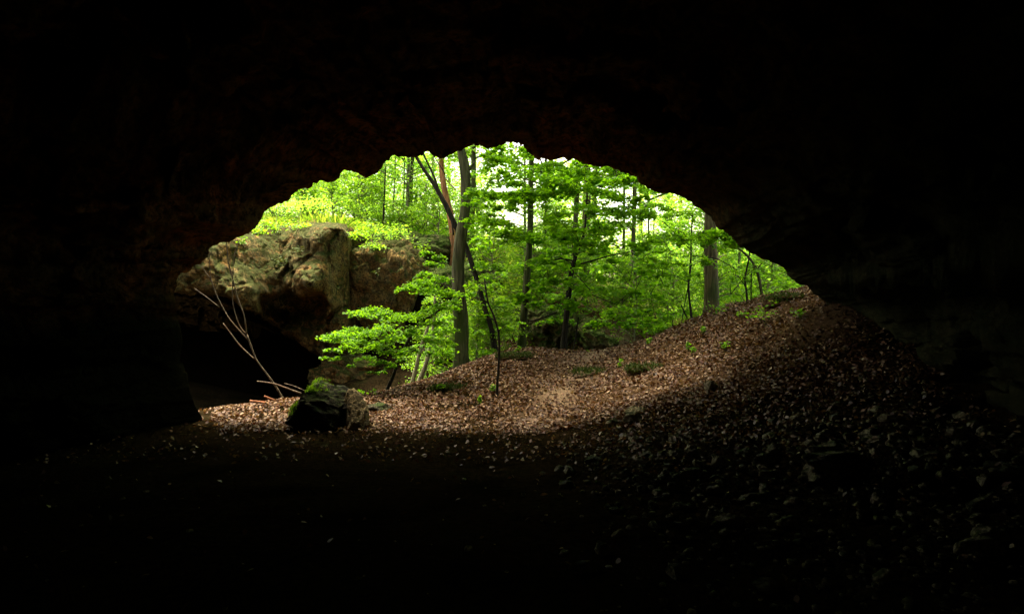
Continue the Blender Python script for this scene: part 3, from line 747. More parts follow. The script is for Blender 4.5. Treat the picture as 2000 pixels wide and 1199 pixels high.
def gap(a, b):   # holes where the sky shows
    for gx_, gy_, rx, ry in [(1215, 468, 22, 34), (1108, 405, 14, 34), (1330, 500, 20, 26), (938, 315, 14, 26), (1150, 440, 10, 20), (1000, 420, 12, 18), (1075, 345, 12, 12), (1037, 425, 15, 48), (1128, 415, 9, 40), (1180, 395, 12, 16), (1260, 440, 16, 16), (1387, 428, 26, 16)]:
        if ((a - gx_) / rx) ** 2 + ((b - gy_) / ry) ** 2 < 1: return False
    return True
make_tree('maple_tree', 'slim grey-green trunk on the mound whose leafy crown fills the upper middle',
          [(1016, 700, 16), (1021, 640, 15), (1025, 600, 14), (1029, 540, 13.5), (1034, 480, 12.5), (1036, 440, 11.5), (1036, 380, 11), (1038, 320, 10)],
          18.6, M['bark'], rect_sprays(64, (930, 1120), (292, 470), (15.2, 18.5), (.32, .6), 120, gap) + rect_sprays(34, (925, 1130), (460, 640), (16.5, 20), (.3, .5), 100, gap), 'leaf', .105, ext_h=4.5, top_sprays=8, seg=14, shape=6)
make_tree('maple_tree', 'dark curved trunk right of the mound crest with low spreading boughs',
          [(1099, 700, 14), (1103, 650, 12.5), (1108, 600, 12), (1111, 570, 12), (1114, 540, 10.5), (1124, 500, 7), (1136, 476, 5.5), (1143, 450, 4.5), (1146, 400, 3.5), (1148, 350, 3)],
          17.4, M['bark_dark'], rect_sprays(56, (1080, 1260), (318, 480), (14.8, 18.5), (.32, .6), 120, gap) + rect_sprays(46, (1060, 1300), (470, 640), (16, 20), (.3, .5), 100, gap), 'leaf', .105, shape=6,
          extra=[[(1118, 520, 4), (1150, 512, 3.5), (1190, 500, 2.5), (1230, 492, 1.5)], [(1112, 552, 3), (1140, 570, 2.5), (1170, 582, 2), (1205, 596, 1.5)], [(1120, 510, 3), (1095, 505, 2.5), (1060, 515, 1.5)],
                 [(1088, 610, 3), (1060, 622, 2.5), (1035, 628, 2)], [(1118, 690, 4), (1124, 660, 3.5), (1130, 620, 3)]])
make_tree('broadleaf_tree', 'upright trunk behind the dark curved one, seen through its boughs', [(1119, 620, 11), (1119, 538, 10.5), (1122, 480, 10), (1126, 400, 10), (1130, 320, 10)], 22, M['bark'], ext_h=10,
          top_sprays=14, leafmat='leaf_mid', size=.10, sprays=rect_sprays(14, (1060, 1200), (330, 560), (20, 24), (.5, .8), 120, gap))
make_tree('broadleaf_tree', 'broad grey-brown trunk on the low hill behind the curved tree', [(1140, 570, 21), (1142, 500, 19), (1145, 430, 16), (1147, 350, 14)], 27, M['bark_pine'], ext_h=11, top_sprays=14, leafmat='leaf_mid', size=.11)
make_tree('slim_tree', 'slim dark stem standing on the leaf-covered hill at the back', [(1062, 592, 7), (1063, 560, 7), (1064, 500, 6), (1066, 420, 5)], 24, M['bark_dark'], ext_h=8, top_sprays=10, leafmat='leaf_mid', size=.10,
          sprays=rect_sprays(10, (1010, 1120), (420, 540), (22, 26), (.5, .8), 110, gap))
make_tree('broadleaf_tree', 'straight mossy trunk beside the path beyond the saddle', [(1233, 690, 10), (1233, 600, 9), (1236, 520, 9), (1238, 440, 8.5), (1240, 350, 8)], 21.6, M['bark'], ext_h=9,
          sprays=rect_sprays(40, (1170, 1330), (360, 620), (18, 24), (.4, .7), 120, gap), leafmat='leaf', size=.09, top_sprays=10)
make_tree('slim_tree', 'slim stem left of the straight mossy trunk', [(1217, 660, 6), (1217, 560, 6), (1219, 430, 5)], 26, M['bark'], ext_h=8, top_sprays=8, leafmat='leaf_mid', size=.11)
make_tree('slim_tree', 'thin forked tree behind the lone low rock', [(1269, 625, 5), (1270, 560, 4.5), (1269, 500, 4), (1266, 430, 3)], 25, M['bark'], extra=[[(1270, 622, 3), (1280, 602, 3), (1292, 580, 2)]], ext_h=4,
          sprays=rect_sprays(16, (1240, 1350), (430, 590), (22, 28), (.5, .8), 110, gap), leafmat='leaf_far', size=.11, top_sprays=4)
make_tree('pine_tree', 'massive straight furrowed trunk on the right crest', [(1391, 626, 33), (1390, 600, 30), (1389, 560, 28.5), (1388, 500, 26), (1387, 460, 24.5), (1387, 420, 21), (1388, 380, 19)], 17.2, M['bark_pine'], [(np.array([random.uniform(1.6, 6.8), random.uniform(11.6, 18.5), random.uniform(5.4, 8.2)]), random.uniform(.8, 1.2), 330) for _ in range(52)] + [(np.array([random.uniform(3.0, 7.0), random.uniform(11.4, 16.5), random.uniform(4.9, 7.2)]), random.uniform(.8, 1.2), 330) for _ in range(44)], ext_h=12, top_sprays=30,  # these low sprays are added out of view to shade the right slope
          seg=20, spread_top=4.5)
make_tree('maple_tree', 'young maple with bright sprays hanging in front of the massive furrowed trunk', [(1352, 632, 4.5), (1347, 590, 4), (1344, 560, 4), (1349, 520, 3.5), (1350, 470, 3), (1352, 420, 2.5)], 15.8, M['bark_dark'],
          rect_sprays(14, (1290, 1470), (448, 482), (13.6, 15.8), (.25, .45), 110, lambda a, b: b > 330 + (a - 1290) * .72) + rect_sprays(14, (1260, 1380), (400, 540), (15, 17), (.3, .5), 110, gap) + [(P(1400, 455, 14.6), .45, 260), (P(1385, 462, 14.4), .35, 160), (P(1430, 475, 14.6), .35, 150)],
          'leaf', .08, shape=6, extra=[[(1344, 560, 2), (1336, 600, 1.5), (1330, 640, 1)], [(1342, 622, 3), (1335, 606, 2.5), (1330, 596, 2)], [(1352, 500, 2), (1400, 505, 2), (1440, 528, 1.5)]])
make_tree('slim_tree', 'thin dark sapling pair on the crest right of the massive furrowed trunk', [(1461, 603, 5), (1458, 570, 4), (1454, 545, 3.5), (1462, 510, 3), (1466, 480, 2)], 15, M['bark_dark'],
          rect_sprays(8, (1420, 1520), (500, 590), (14.5, 17), (.25, .4), 60, lambda a, b: b > 505 + (a - 1470) * .3), 'leaf', .07, extra=[[(1467, 603, 3), (1467, 560, 2.5), (1468, 530, 2)], [(1456, 560, 2), (1448, 548, 1.5), (1440, 538, 1)]])
make_tree('slim_tree', 'curved grey sapling leaning left near the right end of the crest', [(1492, 600, 7), (1487, 570, 6), (1482, 540, 6), (1474, 518, 5), (1460, 500, 5), (1446, 488, 4), (1430, 478, 3)], 16, M['bark'],
          rect_sprays(14, (1440, 1570), (505, 585), (15, 19), (.3, .5), 70, lambda a, b: b > 500 + (a - 1450) * .5), 'leaf', .08, extra=[[(1478, 530, 3), (1484, 516, 3), (1494, 510, 2)]])
make_tree('slim_tree', 'pale slim stem between the furrowed trunk and the sapling pair', [(1436, 604, 6), (1440, 560, 6), (1444, 510, 5.5), (1446, 470, 5)], 24, M['bark_pale'], ext_h=8, top_sprays=6, leafmat='leaf_mid', size=.10)
make_tree('slim_tree', 'grey stem directly right of the massive furrowed trunk', [(1417, 606, 8), (1418, 560, 8), (1419, 500, 7.5), (1422, 450, 7)], 28, M['bark'], ext_h=8, top_sprays=6, leafmat='leaf_mid', size=.10)
for px, d, w_, b_, tt, lab in [(1250, 38, 9, 600, 380, 'reddish far pine trunk left of the thin forked tree'), (1328, 40, 8, 610, 400, 'reddish far pine trunk left of the massive furrowed trunk'),
                              (1427, 38, 9, 600, 440, 'reddish far pine trunk in the sky gap right of the furrowed trunk'), (1472, 42, 7, 600, 470, 'reddish far pine trunk behind the sapling pair'),
                              (700, 42, 9, 470, 320, 'reddish far pine trunk on the plateau above the tall cliff'), (905, 36, 6, 480, 280, 'thin reddish pine seen against the sky beside the kink of the thick trunk')]:
    make_tree('pine_tree', lab, [(px, b_, w_ * 1.1), (px + 1, (b_ + tt) / 2, w_), (px + 2, tt, w_ * .85)], d, M['bark_red'], ext_h=13, top_sprays=8, leafmat='leaf_far', size=.14)

# sapling on the mound and the left bush
make_tree('sapling', 'thin dark crooked sapling growing on the leaf-covered mound in front of the gully', [(970, 778, 6), (972, 740, 5), (975, 700, 4.5), (975, 654, 4.5), (971, 636, 4.5), (966, 626, 4.5), (965, 614, 4), (954, 598, 3.5), (950, 575, 3), (946, 545, 2.5)], 12.6, M['bark_dark'],
          [(P(985, 640, 12.8), .22, 30), (P(1010, 632, 13), .16, 16), (P(935, 560, 13), .32, 90), (P(965, 560, 13.2), .35, 90), (P(925, 590, 13.2), .25, 50), (P(1000, 660, 12.9), .10, 8)], 'leaf', .065, shape=6,
          extra=[[(966, 626, 2.5), (957, 621, 2), (948, 622, 1.5)], [(953, 592, 3), (930, 578, 2), (916, 590, 1)]], flare=False, seg=8)
bush = []
for px, py, r, n_ in [(660, 655, .34, 260), (640, 662, .26, 160), (690, 645, .36, 280), (720, 650, .36, 280), (750, 640, .38, 280), (700, 668, .34, 220), (735, 675, .34, 240), (770, 660, .36, 260), (800, 650, .34, 240), (680, 680, .24, 120),
                     (715, 700, .22, 130), (745, 708, .20, 120), (770, 690, .28, 170), (700, 612, .28, 200), (730, 608, .34, 260), (760, 612, .34, 260), (790, 618, .34, 260), (820, 615, .34, 240), (845, 630, .32, 200), (795, 560, .26, 180),
                     (820, 552, .32, 240), (845, 565, .34, 260), (870, 572, .32, 240), (830, 535, .24, 150), (855, 545, .28, 180), (845, 515, .20, 120), (835, 493, .15, 80), (855, 503, .20, 100), (855, 600, .34, 240), (880, 590, .25, 120), (810, 685, .30, 190),
                     (840, 665, .30, 190), (860, 645, .28, 160), (748, 725, .10, 30), (636, 700, .12, 26), (850, 690, .28, 150), (870, 670, .22, 100), (790, 705, .16, 70), (862, 705, .2, 80), (665, 700, .2, 90), (690, 715, .16, 60), (730, 728, .12, 40), (770, 715, .16, 60), (650, 685, .18, 70)]:
    bush.append((P(px, py, 13.6 + random.uniform(-.6, .9)), r * 1.12, int(n_ * 1.45)))
make_tree('maple_tree', 'low spreading young maple with bright layered sprays in front of the cliff', [(748, 778, 8), (765, 742, 7), (780, 702, 6.5), (792, 676, 6), (804, 652, 5.5), (820, 634, 5), (844, 616, 4.5), (870, 598, 4), (880, 570, 3)], 14.2, M['bark_dark'],
          bush, 'leaf', .058, shape=6, flare=False, seg=8, br=.35)
make_tree('slim_tree', 'left one of two pale mossy stems rising behind the low maple', [(803, 756, 9), (813, 718, 7.5), (822, 680, 7), (836, 640, 6), (845, 600, 5)], 15.6, M['bark_pale'], rect_sprays(8, (830, 900), (600, 700), (15, 16.5), (.25, .4), 120), 'leaf', .065, seg=9, shape=6)
make_tree('slim_tree', 'right one of two pale mossy stems rising behind the low maple', [(812, 752, 10), (830, 718, 8.5), (838, 690, 8), (844, 660, 7), (849, 620, 6), (849, 580, 4)], 16, M['bark_pale'], rect_sprays(8, (840, 960), (620, 700), (15.5, 17), (.25, .4), 120), 'leaf', .065, seg=9, shape=6)
make_tree('sapling', 'small leafy sapling filling the gap between the thick kinked trunk and the dark leaning base', [(930, 712, 4), (932, 670, 3.5), (936, 630, 3), (934, 590, 2)], 17.5, M['bark_dark'],
          rect_sprays(26, (912, 1000), (510, 700), (17, 19), (.28, .45), 110), 'leaf_mid', .07, seg=6)

# bare branches on the left
root = empty('dead_tree', P(557, 786, 12.8), 'bare forked dead tree leaning left in front of the black hollow', 'dead tree')
def deadpart(name, pts, d=12.8, mat='dead'):
    b = Bag(); P3, R3 = trunk_from(pts, d); b.tube(P3, R3 * .8, 7, .22, 2); b.obj(name, M[mat], root)
deadpart('trunk', [(558, 788, 6), (534, 748, 5.2), (516, 724, 5), (500, 704, 4.6), (492, 680, 4.2), (482, 654, 4)])
for e in [[(500, 704, 4), (488, 694, 3.4), (468, 676, 3.2), (452, 654, 3), (436, 632, 2)], [(482, 654, 3.6), (477, 615, 3), (464, 584, 3), (456, 550, 3), (446, 516, 3), (442, 470, 2.6), (440, 440, 2)],
          [(482, 654, 3), (468, 640, 2.6), (460, 616, 2.4), (454, 592, 2.2), (455, 520, 2), (458, 496, 1.8), (468, 468, 1.4)],
          [(484, 664, 3), (460, 638, 2.8), (444, 618, 2.6), (424, 580, 2.4), (412, 548, 2.2), (408, 500, 1.8), (408, 490, 1.4)],
          [(410, 544, 2), (400, 530, 1.8), (390, 516, 1.6), (386, 518, 1)], [(428, 600, 2), (400, 578, 2), (380, 564, 1.4)], [(398, 528, 1), (394, 516, .8), (393, 510, .6)]]:
    deadpart('branch', e)
for pts, d, mat, lab in [([(502, 745, 2.4), (520, 747, 3), (536, 749, 3.4), (560, 759, 3.4), (588, 769, 3.4)], 12.2, 'dead', 'grey fallen branch lying across the foot of the bare dead tree'),
                         ([(555, 749, 1.4), (575, 754, 1.6), (598, 765, 1.6)], 12, 'dead', 'thin grey twig just above the boulder'),
                         ([(488, 783, 4), (500, 785, 5), (520, 787, 5), (542, 793, 4.5)], 12.3, 'redwood', 'rotten red-brown log, the lower of two on the litter edge'),
                         ([(516, 774, 4), (532, 780, 4.4), (549, 788, 4)], 12.5, 'redwood', 'rotten red-brown log, the upper of two beside the dead tree foot'),
                         ([(350, 821, 2.4), (360, 824, 3), (373, 828, 2.6)], 10.0, 'dead', 'short pale stick alone in the dark left of the litter'),
                         ([(800, 792, 1.6), (835, 789, 2.4), (872, 783, 2)], 11.7, 'dead', 'long grey twig lying on the litter below the big trunk')]:
    b = Bag(); P3, R3 = trunk_from(pts, d)
    if d == 11.7 or d == 10.0:
        for q_ in P3: q_[2] = H(q_[0], q_[1]) + .006
    b.tube(P3, R3, 7, .15, 4); o = b.obj('fallen_branch', M[mat], base=P3[0]); tag(o, lab, 'branch')

# ------------------------------------------------------------------ leaf litter
def litter(nl, xr, yr, dens, size):
    x = rng.uniform(*xr, nl); y = rng.uniform(*yr, nl)
    k = rng.uniform(0, 1, nl) < dens(x, y)
    x, y = x[k], y[k]
    z = np.concatenate([hz(x[i:i + 20000], y[i:i + 20000]) for i in range(0, len(x), 20000)])
    return np.stack([x, y, z + rng.uniform(.004, .04, len(x))], -1)
def dens_main(x, y):
    q = np.stack([x, y, x * 0], -1)
    e = 10.05 + .25 * fbm(q * 1.1, 3, 77) + .12 * fbm(q * 5, 2, 78) - .35 * sstep(.8, 2.0, x) - 1.4 * sstep(1.6, 3.6, x)
    d = sstep(-.05, .18, y - e)
    patch = .22 + .78 * sstep(-.30, .12, fbm(q * 1.5, 4, 79))
    trail = 1 - .72 * np.exp(-((x - (.1 + .25 * (y - 10) + .12 * np.sin(y))) / .38) ** 2) * sstep(11, 13, y)
    d = d * sstep(-.385, -.355, x / y + .02 * fbm(q * 3, 3, 80))
    return d * patch * trail * (1 - .3 * sstep(2, 4, x)) + .03
pts_l = [litter(210000, (-5.2, 6.0), (8.2, 19.5), dens_main, .06),
         litter(24000, (-.5, 4.3), (4.5, 10.5), lambda x, y: .75 * sstep(.2, 2.6, x) * sstep(5.0, 10.0, y) ** 1.3, .06),
         litter(650, (-5, 4), (3, 10), lambda x, y: .5 + 0 * x, .05),
         litter(16000, (-1, 4.5), (20, 30), lambda x, y: .8 + 0 * x, .07)]
pl = np.concatenate(pts_l)
V, Fc = leaves(pl, .056, tilt=.8, shape=6, droop=0, wid=.33)
o = obj('leaf_litter', V, Fc, M['litter']); tag(o, 'brown fallen leaves covering the mound and the slope outside the cave', 'leaf litter', kind='stuff')

# grass and herbs on the plateau and along the brow of the rocks
def blades(c, h, w_, lean=.5):
    m = len(c); a = rng.uniform(0, 6.28, m); l = rng.uniform(0, lean, m); hh = h * rng.uniform(.5, 1.3, m)
    s_ = np.stack([-np.sin(a), np.cos(a), a * 0], -1) * w_ * .5
    dirv = np.stack([np.cos(a) * l, np.sin(a) * l, np.ones(m)], -1)
    mid = c + dirv * (hh * .55)[:, None]; tip = c + dirv * hh[:, None] + np.stack([np.cos(a), np.sin(a), -.4 + 0 * a], -1) * (hh * l * .6)[:, None]
    V = np.stack([c - s_, c + s_, mid + s_ * .7, tip, mid - s_ * .7], 1).reshape(-1, 3)
    return V, np.arange(m * 5).reshape(m, 5)
def plateau_z(x, y):
    return hz(x, y, True)
gx_ = rng.uniform(-9.5, -3.6, 9000); gy_ = rng.uniform(20.9, 30, 9000)
brow_x = rowsV[0][:, 0]; brow_y = rowsV[0][:, 1]; brow_z = rowsV[0][:, 2]
o_ = np.argsort(brow_x)
by = np.interp(gx_, brow_x[o_], brow_y[o_]); bz = np.interp(gx_, brow_x[o_], brow_z[o_])
k = (gy_ > by + .25) & (gx_ < brow_x.max())
gz_ = bz + .05; gz_ = np.where(gy_ > by + 3, 3.95, gz_)
g1 = np.stack([gx_, gy_, gz_], -1)[k]
gx2 = rng.uniform(-4.6, 1, 9000); gy2 = rng.uniform(23, 34, 9000); g2 = np.stack([gx2, gy2, hz(gx2, gy2)], -1)
gx3 = rng.uniform(3.5, 14, 9000); gy3 = rng.uniform(17, 40, 9000); g3 = np.stack([gx3, gy3, hz(gx3, gy3)], -1)
g3 = g3[(gx3 / gy3 > .16)]
V, Fc = blades(np.concatenate([g1, g2, g3]), .26, .03, .7)
o = obj('grass', V, Fc, M['grass']); tag(o, 'bright green grass and herbs on the plateau and the forest floor', 'grass', kind='stuff')

def surf_tufts(name, label, cat, centres, h, mat, root_loc, cnt, w_=.012, lean=.7, droop=False):
    c = np.asarray(centres)[rng.integers(0, len(centres), cnt)] + rng.normal(0, .05, (cnt, 3))
    V, Fc = blades(c, h, w_, lean)
    if droop: V[:, 2] = 2 * np.repeat(c[:, 2], 5) - V[:, 2]
    o = obj(name, V, Fc, mat, base=root_loc); return tag(o, label, cat, kind='stuff')
ba = np.array([v for v in rowsV[0] if P(505, 440, 20)[0] < v[0] < P(600, 440, 20)[0]])
surf_tufts('hanging_roots', 'dry grass and roots hanging over the brow of the tall cliff', 'roots', ba, .35, M['drygrass'], ba[0], 260, .012, .4, True)
def brow_of(name_seed, c, rx, rz, a0, a1, n_=40):
    a = np.linspace(a0, a1, n_); return np.stack([c[0] + rx * np.cos(a), np.full(n_, c[1] - .5), c[2] + rz * np.sin(a)], -1)
c = P(752, 596, 22.4)
surf_tufts('hanging_roots', 'dry grass fringe hanging from the crown of the rounded outcrop', 'roots', brow_of(0, c, 1.1, 1.55, 1.0, 2.2), .22, M['drygrass'], c, 160, .012, .4, True)
c = P(810, 490, 25.4)
surf_tufts('hanging_roots', 'dry roots hanging from the dark ledge left of the big grey trunk', 'roots', brow_of(0, c, 1.5, .35, .3, 2.6), .5, M['drygrass'], c, 420, .013, .5, True)

# --- herb patches and seedlings -------------------------------------
def herb(name, label, cat, c, r, n_, size, mat, hgt=.3, group=None):
    c = np.asarray(c, float)
    root = empty(name, c, label, cat, group)
    b = Bag(); lp = []
    for k in range(max(2, int(n_ / 14))):
        a = random.uniform(0, 6.3); rr = r * random.uniform(0, 1) ** .6
        b0_ = c + np.array([math.cos(a) * rr * .4, math.sin(a) * rr * .4, 0]); t_ = c + np.array([math.cos(a) * rr, math.sin(a) * rr, hgt * random.uniform(.4, 1)])
        b.tube([b0_, (b0_ + t_) / 2 + np.array([0, 0, .04]), t_], [.005, .004, .002], 4, 0)
        m = 14; lp.append(t_ + rng.normal(0, 1, (m, 3)) * np.array([r * .3, r * .3, hgt * .22]))
    b.obj('stems', M['bark_dark'], root)
    V, Fc = leaves(np.concatenate(lp), size, .5, 4)
    obj('foliage', V, Fc, M[mat], root)
for px, py, d, r, n_, lab in [
        (545, 425, 22.6, .6, 500, 'feathery green shrub on the cliff top next to the cave roof'), (610, 425, 23.2, .6, 500, 'low bright shrub on the flat top of the tall cliff'),
        (535, 455, 21.3, .28, 130, 'small leafy plant in the notch under the cliff brow'), (505, 460, 20.4, .25, 130, 'leafy plant on the cliff edge beside the dark ceiling'),
        (715, 472, 22.4, .7, 600, 'dense green herbs in the cleft above the rounded outcrop'), (765, 480, 22.8, .6, 420, 'green herbs in the cleft left of the dark ledge'),
        (790, 515, 22.6, .5, 300, 'trailing green herbs on the right shoulder of the rounded outcrop'),
        (700, 430, 26, .8, 500, 'pale green bush beside the brow of the tall cliff'), (830, 450, 26.5, .8, 600, 'bright fern clump behind the dark ledge'), (780, 445, 27, .7, 500, 'green bush at the foot of the slim plateau stems'),
        (520, 447, 21.0, .3, 160, 'ivy-like plant draped over the notch edge of the tall cliff'), (560, 520, 20.3, .3, 120, 'dark moss and fern patch on the middle of the tall cliff face'),
        (575, 452, 20.6, .35, 200, 'leafy plants spilling over the centre of the tall cliff brow'), (690, 470, 21.0, .35, 220, 'green plants tumbling down the joint between the tall cliff and the rounded outcrop'),
        (735, 492, 21.3, .35, 200, 'grassy plants draped over the crown of the rounded outcrop'), (800, 530, 21.8, .3, 150, 'low green plants on the right shoulder of the rounded outcrop near the grey trunk'),
        (590, 500, 20.0, .22, 80, 'fern patch high on the tall cliff face'), (470, 480, 20.0, .14, 50, 'small plant under the cave roof on the pale cliff'),
        (655, 575, 20.0, .14, 40, 'tiny green tuft clinging to the cliff left of the outcrop'), (735, 540, 20.6, .14, 40, 'tiny green tuft on the rounded outcrop face')]:
    herb('shrub', lab, 'shrub', P(px, py, d), r, n_, .075, random.choice(['leaf_far', 'leaf_mid', 'leaf_mid']) if d > 21.5 else ('darkmoss' if 'fern' in lab or 'tiny' in lab else 'leaf_mid'), .5 if r > .4 else .2)
for px, py, d, r, n_, lab in [
        (1495, 640, 12.2, .16, 70, 'spreading leafy seedling clump high on the right slope'), (1560, 645, 11.6, .14, 50, 'leafy seedling close to the right cave wall'), (1445, 620, 13.4, .1, 30, 'seedling just below the crest by the sapling pair'),
        (1520, 608, 13, .12, 34, 'seedling on the crest near the dark hummock'), (1390, 612, 14.8, .25, 90, 'leafy seedlings at the foot of the massive furrowed trunk'), (1345, 668, 12.9, .05, 10, 'tiny green seedling below the crest, left of the clump'),
        (1268, 690, 14.6, .05, 12, 'tiny green seedling at the left edge of the slope'), (1212, 715, 13.8, .05, 12, 'tiny green seedling near the path'), (1420, 690, 12, .07, 16, 'green seedling in the middle of the right slope'),
        (1350, 685, 12.6, .05, 10, 'tiny green seedling pair below the crest'), (862, 757, 13.2, .07, 20, 'green seedling on the mossy root hump'), (965, 760, 12.8, .05, 10, 'tiny seedling beside the foot of the thin crooked sapling'),
        (934, 788, 12, .04, 8, 'tiny green seedling in the litter below the sapling'), (720, 766, 13, .14, 46, 'green leafy seedling at the litter edge right of the boulder'), (612, 762, 11.2, .06, 14, 'little plant peeping over the boulder'),
        (1010, 700, 15.6, .06, 14, 'little plant on the crest of the mound'), (1145, 699, 16.8, .05, 10, 'tiny plant at the crest where the mound meets the path'), (1370, 655, 13.4, .05, 10, 'tiny seedling under the massive furrowed trunk')]:
    q_ = P(px, py, d); q_[2] = H(q_[0], q_[1])
    herb('seedling', lab, 'seedling', q_, r, n_, .06, 'leaf', .12 if r < .15 else .2)

# ------------------------------------------------------------------ forest behind
def template(kind, seed):
    r = random.Random(seed); global rng
    rng = np.random.default_rng(seed)
    tb = Bag(); bb = Bag(); lp = []
    Ht = {'young': 7.5, 'tall': 15, 'bush': 2.6}[kind]
    n_ = {'young': 60, 'tall': 70, 'bush': 26}[kind]
    lean = r.uniform(-.3, .3)
    poly = np.array([[0, 0, -.3], [lean * .3, 0, Ht * .3], [lean * .6, .1, Ht * .6], [lean, 0, Ht]])
    r0 = {'young': .07, 'tall': .17, 'bush': .03}[kind]
    tb.tube(poly, [r0, r0 * .8, r0 * .5, .01], 8, .08, seed)
    for k in range(n_):
        f_ = {'young': r.uniform(.08, 1) ** 1.2, 'tall': r.uniform(.38, 1), 'bush': r.uniform(.1, 1)}[kind]
        h = f_ * Ht; a = r.uniform(0, 6.3)
        R = {'young': 1.9, 'tall': 3.0, 'bush': 1.0}[kind] * (1 - .55 * f_) * r.uniform(.5, 1.1)
        c0 = np.array([lean * f_, 0, h]); c = c0 + np.array([math.cos(a) * R, math.sin(a) * R, .25 * R])
        bb.tube([c0, (c0 + c) / 2 + np.array([0, 0, .1]), c], [.022, .013, .006], 4, 0)
        lp.append(spray_pts(c, R * .75 + .2, {'young': 95, 'tall': 130, 'bush': 90}[kind], .22))
    sz = {'young': .12, 'tall': .16, 'bush': .085}[kind]
    V, Fc = leaves(np.concatenate(lp), sz, .5, 4)
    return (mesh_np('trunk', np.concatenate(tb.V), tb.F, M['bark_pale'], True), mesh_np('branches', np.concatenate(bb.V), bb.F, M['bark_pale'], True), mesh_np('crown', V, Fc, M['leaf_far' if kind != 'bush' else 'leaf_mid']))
TPL = {k: [template(k, s_) for s_ in ss] for k, ss in {'young': (101, 102, 103, 104), 'tall': (111, 112, 113), 'bush': (121, 122)}.items()}
rng = np.random.default_rng(99)
def plant(kind, x, y, sc, label, cat, group, z=None, green=None):
    t = random.choice(TPL[kind])
    root = empty({'young': 'forest_tree', 'tall': 'forest_tree', 'bush': 'bush'}[kind], (x, y, (H(x, y) if z is None else z) - .05), label, cat, group)
    root.rotation_euler = (0, 0, random.uniform(0, 6.3)); s_ = sc * random.uniform(.85, 1.2); root.scale = (s_, s_, s_)
    for nm, me in zip(('trunk', 'branches', 'crown'), t):
        o = bpy.data.objects.new(nm, me); COL.objects.link(o); o.parent = root
    return root
def scatter(kind, cnt, pxr, dr, sc, label, cat, group, mind=1.2, zf=None, skip=None):
    done = []; k = 0
    while len(done) < cnt and k < cnt * 40:
        k += 1
        d = random.uniform(*dr) ; px = random.uniform(*pxr); x = (px - 1000) / F * d
        if skip and skip(px, d): continue
        if any((x - a) ** 2 + (d - b) ** 2 < mind ** 2 for a, b in done): continue
        done.append((x, d)); plant(kind, x, d, sc, label, cat, group, zf(x, d) if zf else None)
scatter('young', 17, (480, 900), (27, 46), 1.0, 'slender pale green tree in the wood above the tall cliff', 'tree', 'young trees on the plateau above the cliff', 1.6,
        lambda x, y: 3.9 if (y < 31 and x < -4.4) else H(x, y))
scatter('bush', 16, (520, 880), (24.5, 30), .9, 'leafy undergrowth bush between the slim stems on the plateau', 'bush', 'undergrowth bushes on the plateau', 1.0, lambda x, y: 3.9 if (y < 31 and x < -4.4) else H(x, y))
scatter('young', 6, (920, 1250), (28, 48), 1.0, 'slender tree with airy foliage in the wood behind the low hill', 'tree', 'young trees behind the low hill', 1.8)
scatter('young', 14, (1250, 1640), (24, 46), .95, 'slender bright green tree in the wood beyond the right crest', 'tree', 'young trees beyond the right crest', 1.6)
scatter('bush', 26, (1210, 1640), (20, 34), .9, 'bright undergrowth bush beyond the right crest', 'bush', 'undergrowth bushes beyond the right crest', 1.0)
scatter('bush', 10, (900, 1200), (22.5, 30), .8, 'green undergrowth bush on the leaf-covered hill', 'bush', 'undergrowth bushes on the low hill', 1.2)
scatter('bush', 9, (830, 990), (17.3, 20.5), .62, 'low leafy bush in the shaded gully behind the mound', 'bush', 'bushes in the shaded gully', .6)
scatter('bush', 9, (1000, 1240), (20.8, 24.5), .7, 'low leafy bush growing on and around the mossy rocks', 'bush', 'bushes around the mossy rocks', .6)
scatter('tall', 9, (420, 1700), (40, 80), 1.0, 'tall pale green tree deep in the background wood', 'tree', 'tall trees deep in the wood', 4)

# far-off wood as one mass
m = 7000
a = rng.uniform(-.62, .62, m); dd = rng.uniform(85, 120, m)
x = np.sin(a) * dd; y = np.cos(a) * dd
clump = fbm(np.stack([x * .12, y * .12, x * 0], -1), 3, 55)
z = 4 + rng.uniform(0, 1, m) ** 1.3 * (6 + 6 * clump)
V, Fc = leaves(np.stack([x, y, z], -1), .75, .6, 4)
o = obj('distant_wood', V, Fc, M['leaf_far']); tag(o, 'far-off pale green wood closing the view between the trunks', 'wood', kind='stuff')

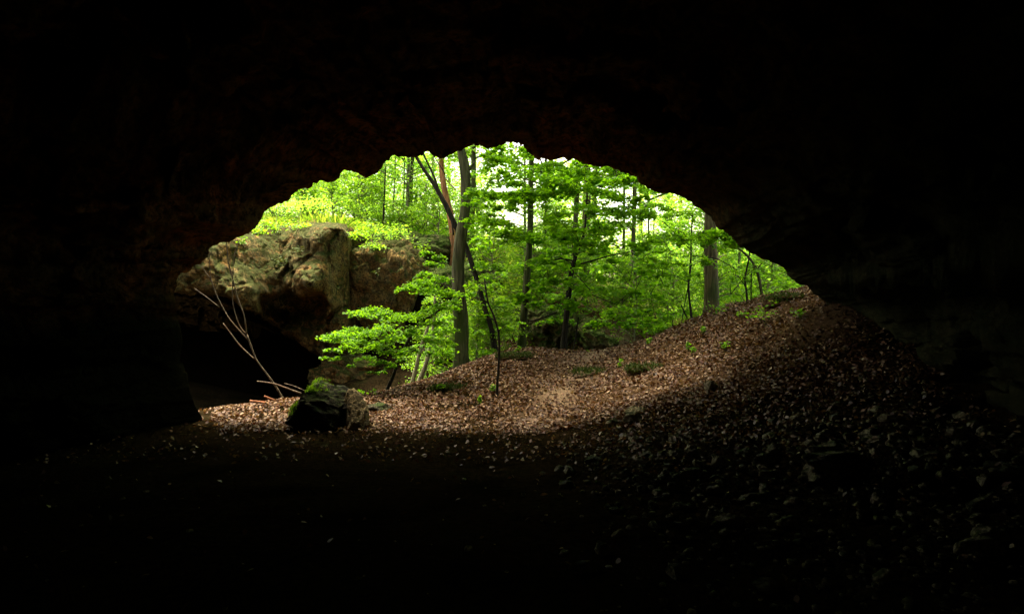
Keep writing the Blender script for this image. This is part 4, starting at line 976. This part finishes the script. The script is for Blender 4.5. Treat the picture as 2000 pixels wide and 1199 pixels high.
# ------------------------------------------------------------------ light, sky, camera
world = bpy.data.worlds.new("World"); S.world = world; world.use_nodes = True
nt = world.node_tree; nt.nodes.clear()
wo = nt.nodes.new('ShaderNodeOutputWorld'); bg = nt.nodes.new('ShaderNodeBackground'); sky = nt.nodes.new('ShaderNodeTexSky')
SUN_EL, SUN_AZ = math.radians(73), math.radians(-25)     # azimuth from +Y towards +X
sky.sky_type = 'NISHITA'; sky.sun_disc = False; sky.sun_elevation = SUN_EL; sky.sun_rotation = SUN_AZ
sky.dust_density = 6; sky.air_density = 1.0; sky.ozone_density = .6
bg.inputs['Strength'].default_value = .15
tint = mixc(nt, 1.0, (0, 0, 0), (0, 0, 0)).node; tint.blend_type = 'MULTIPLY'; tint.inputs[7].default_value = (1.08, .97, .74, 1); nt.links.new(sky.outputs[0], tint.inputs[6]); nt.links.new(tint.outputs[2], bg.inputs[0]); nt.links.new(bg.outputs[0], wo.inputs[0])
sd = bpy.data.lights.new('sun', 'SUN'); sd.energy = 3.0; sd.angle = math.radians(12); sd.color = (1, .93, .80)
so = bpy.data.objects.new('sun', sd); COL.objects.link(so)
dirv = Vector((math.sin(SUN_AZ) * math.cos(SUN_EL), math.cos(SUN_AZ) * math.cos(SUN_EL), math.sin(SUN_EL)))
so.rotation_euler = dirv.to_track_quat('Z', 'Y').to_euler(); so.location = (0, 12, 30)

cd = bpy.data.cameras.new('camera'); cd.lens = 28; cd.sensor_width = 36; cd.clip_end = 1000; cd.clip_start = .05
co = bpy.data.objects.new('camera', cd); COL.objects.link(co); co.location = (0, 0, EYE); co.rotation_euler = (math.radians(90), 0, 0)
S.camera = co
S.view_settings.view_transform = 'Standard'; S.view_settings.look = 'None'; S.view_settings.gamma = 1; S.view_settings.exposure = 2.85
S.cycles.max_bounces = 7; S.cycles.diffuse_bounces = 5; S.cycles.transmission_bounces = 5; S.cycles.glossy_bounces = 2
S.cycles.use_denoising = True; S.cycles.caustics_reflective = False; S.cycles.caustics_refractive = False
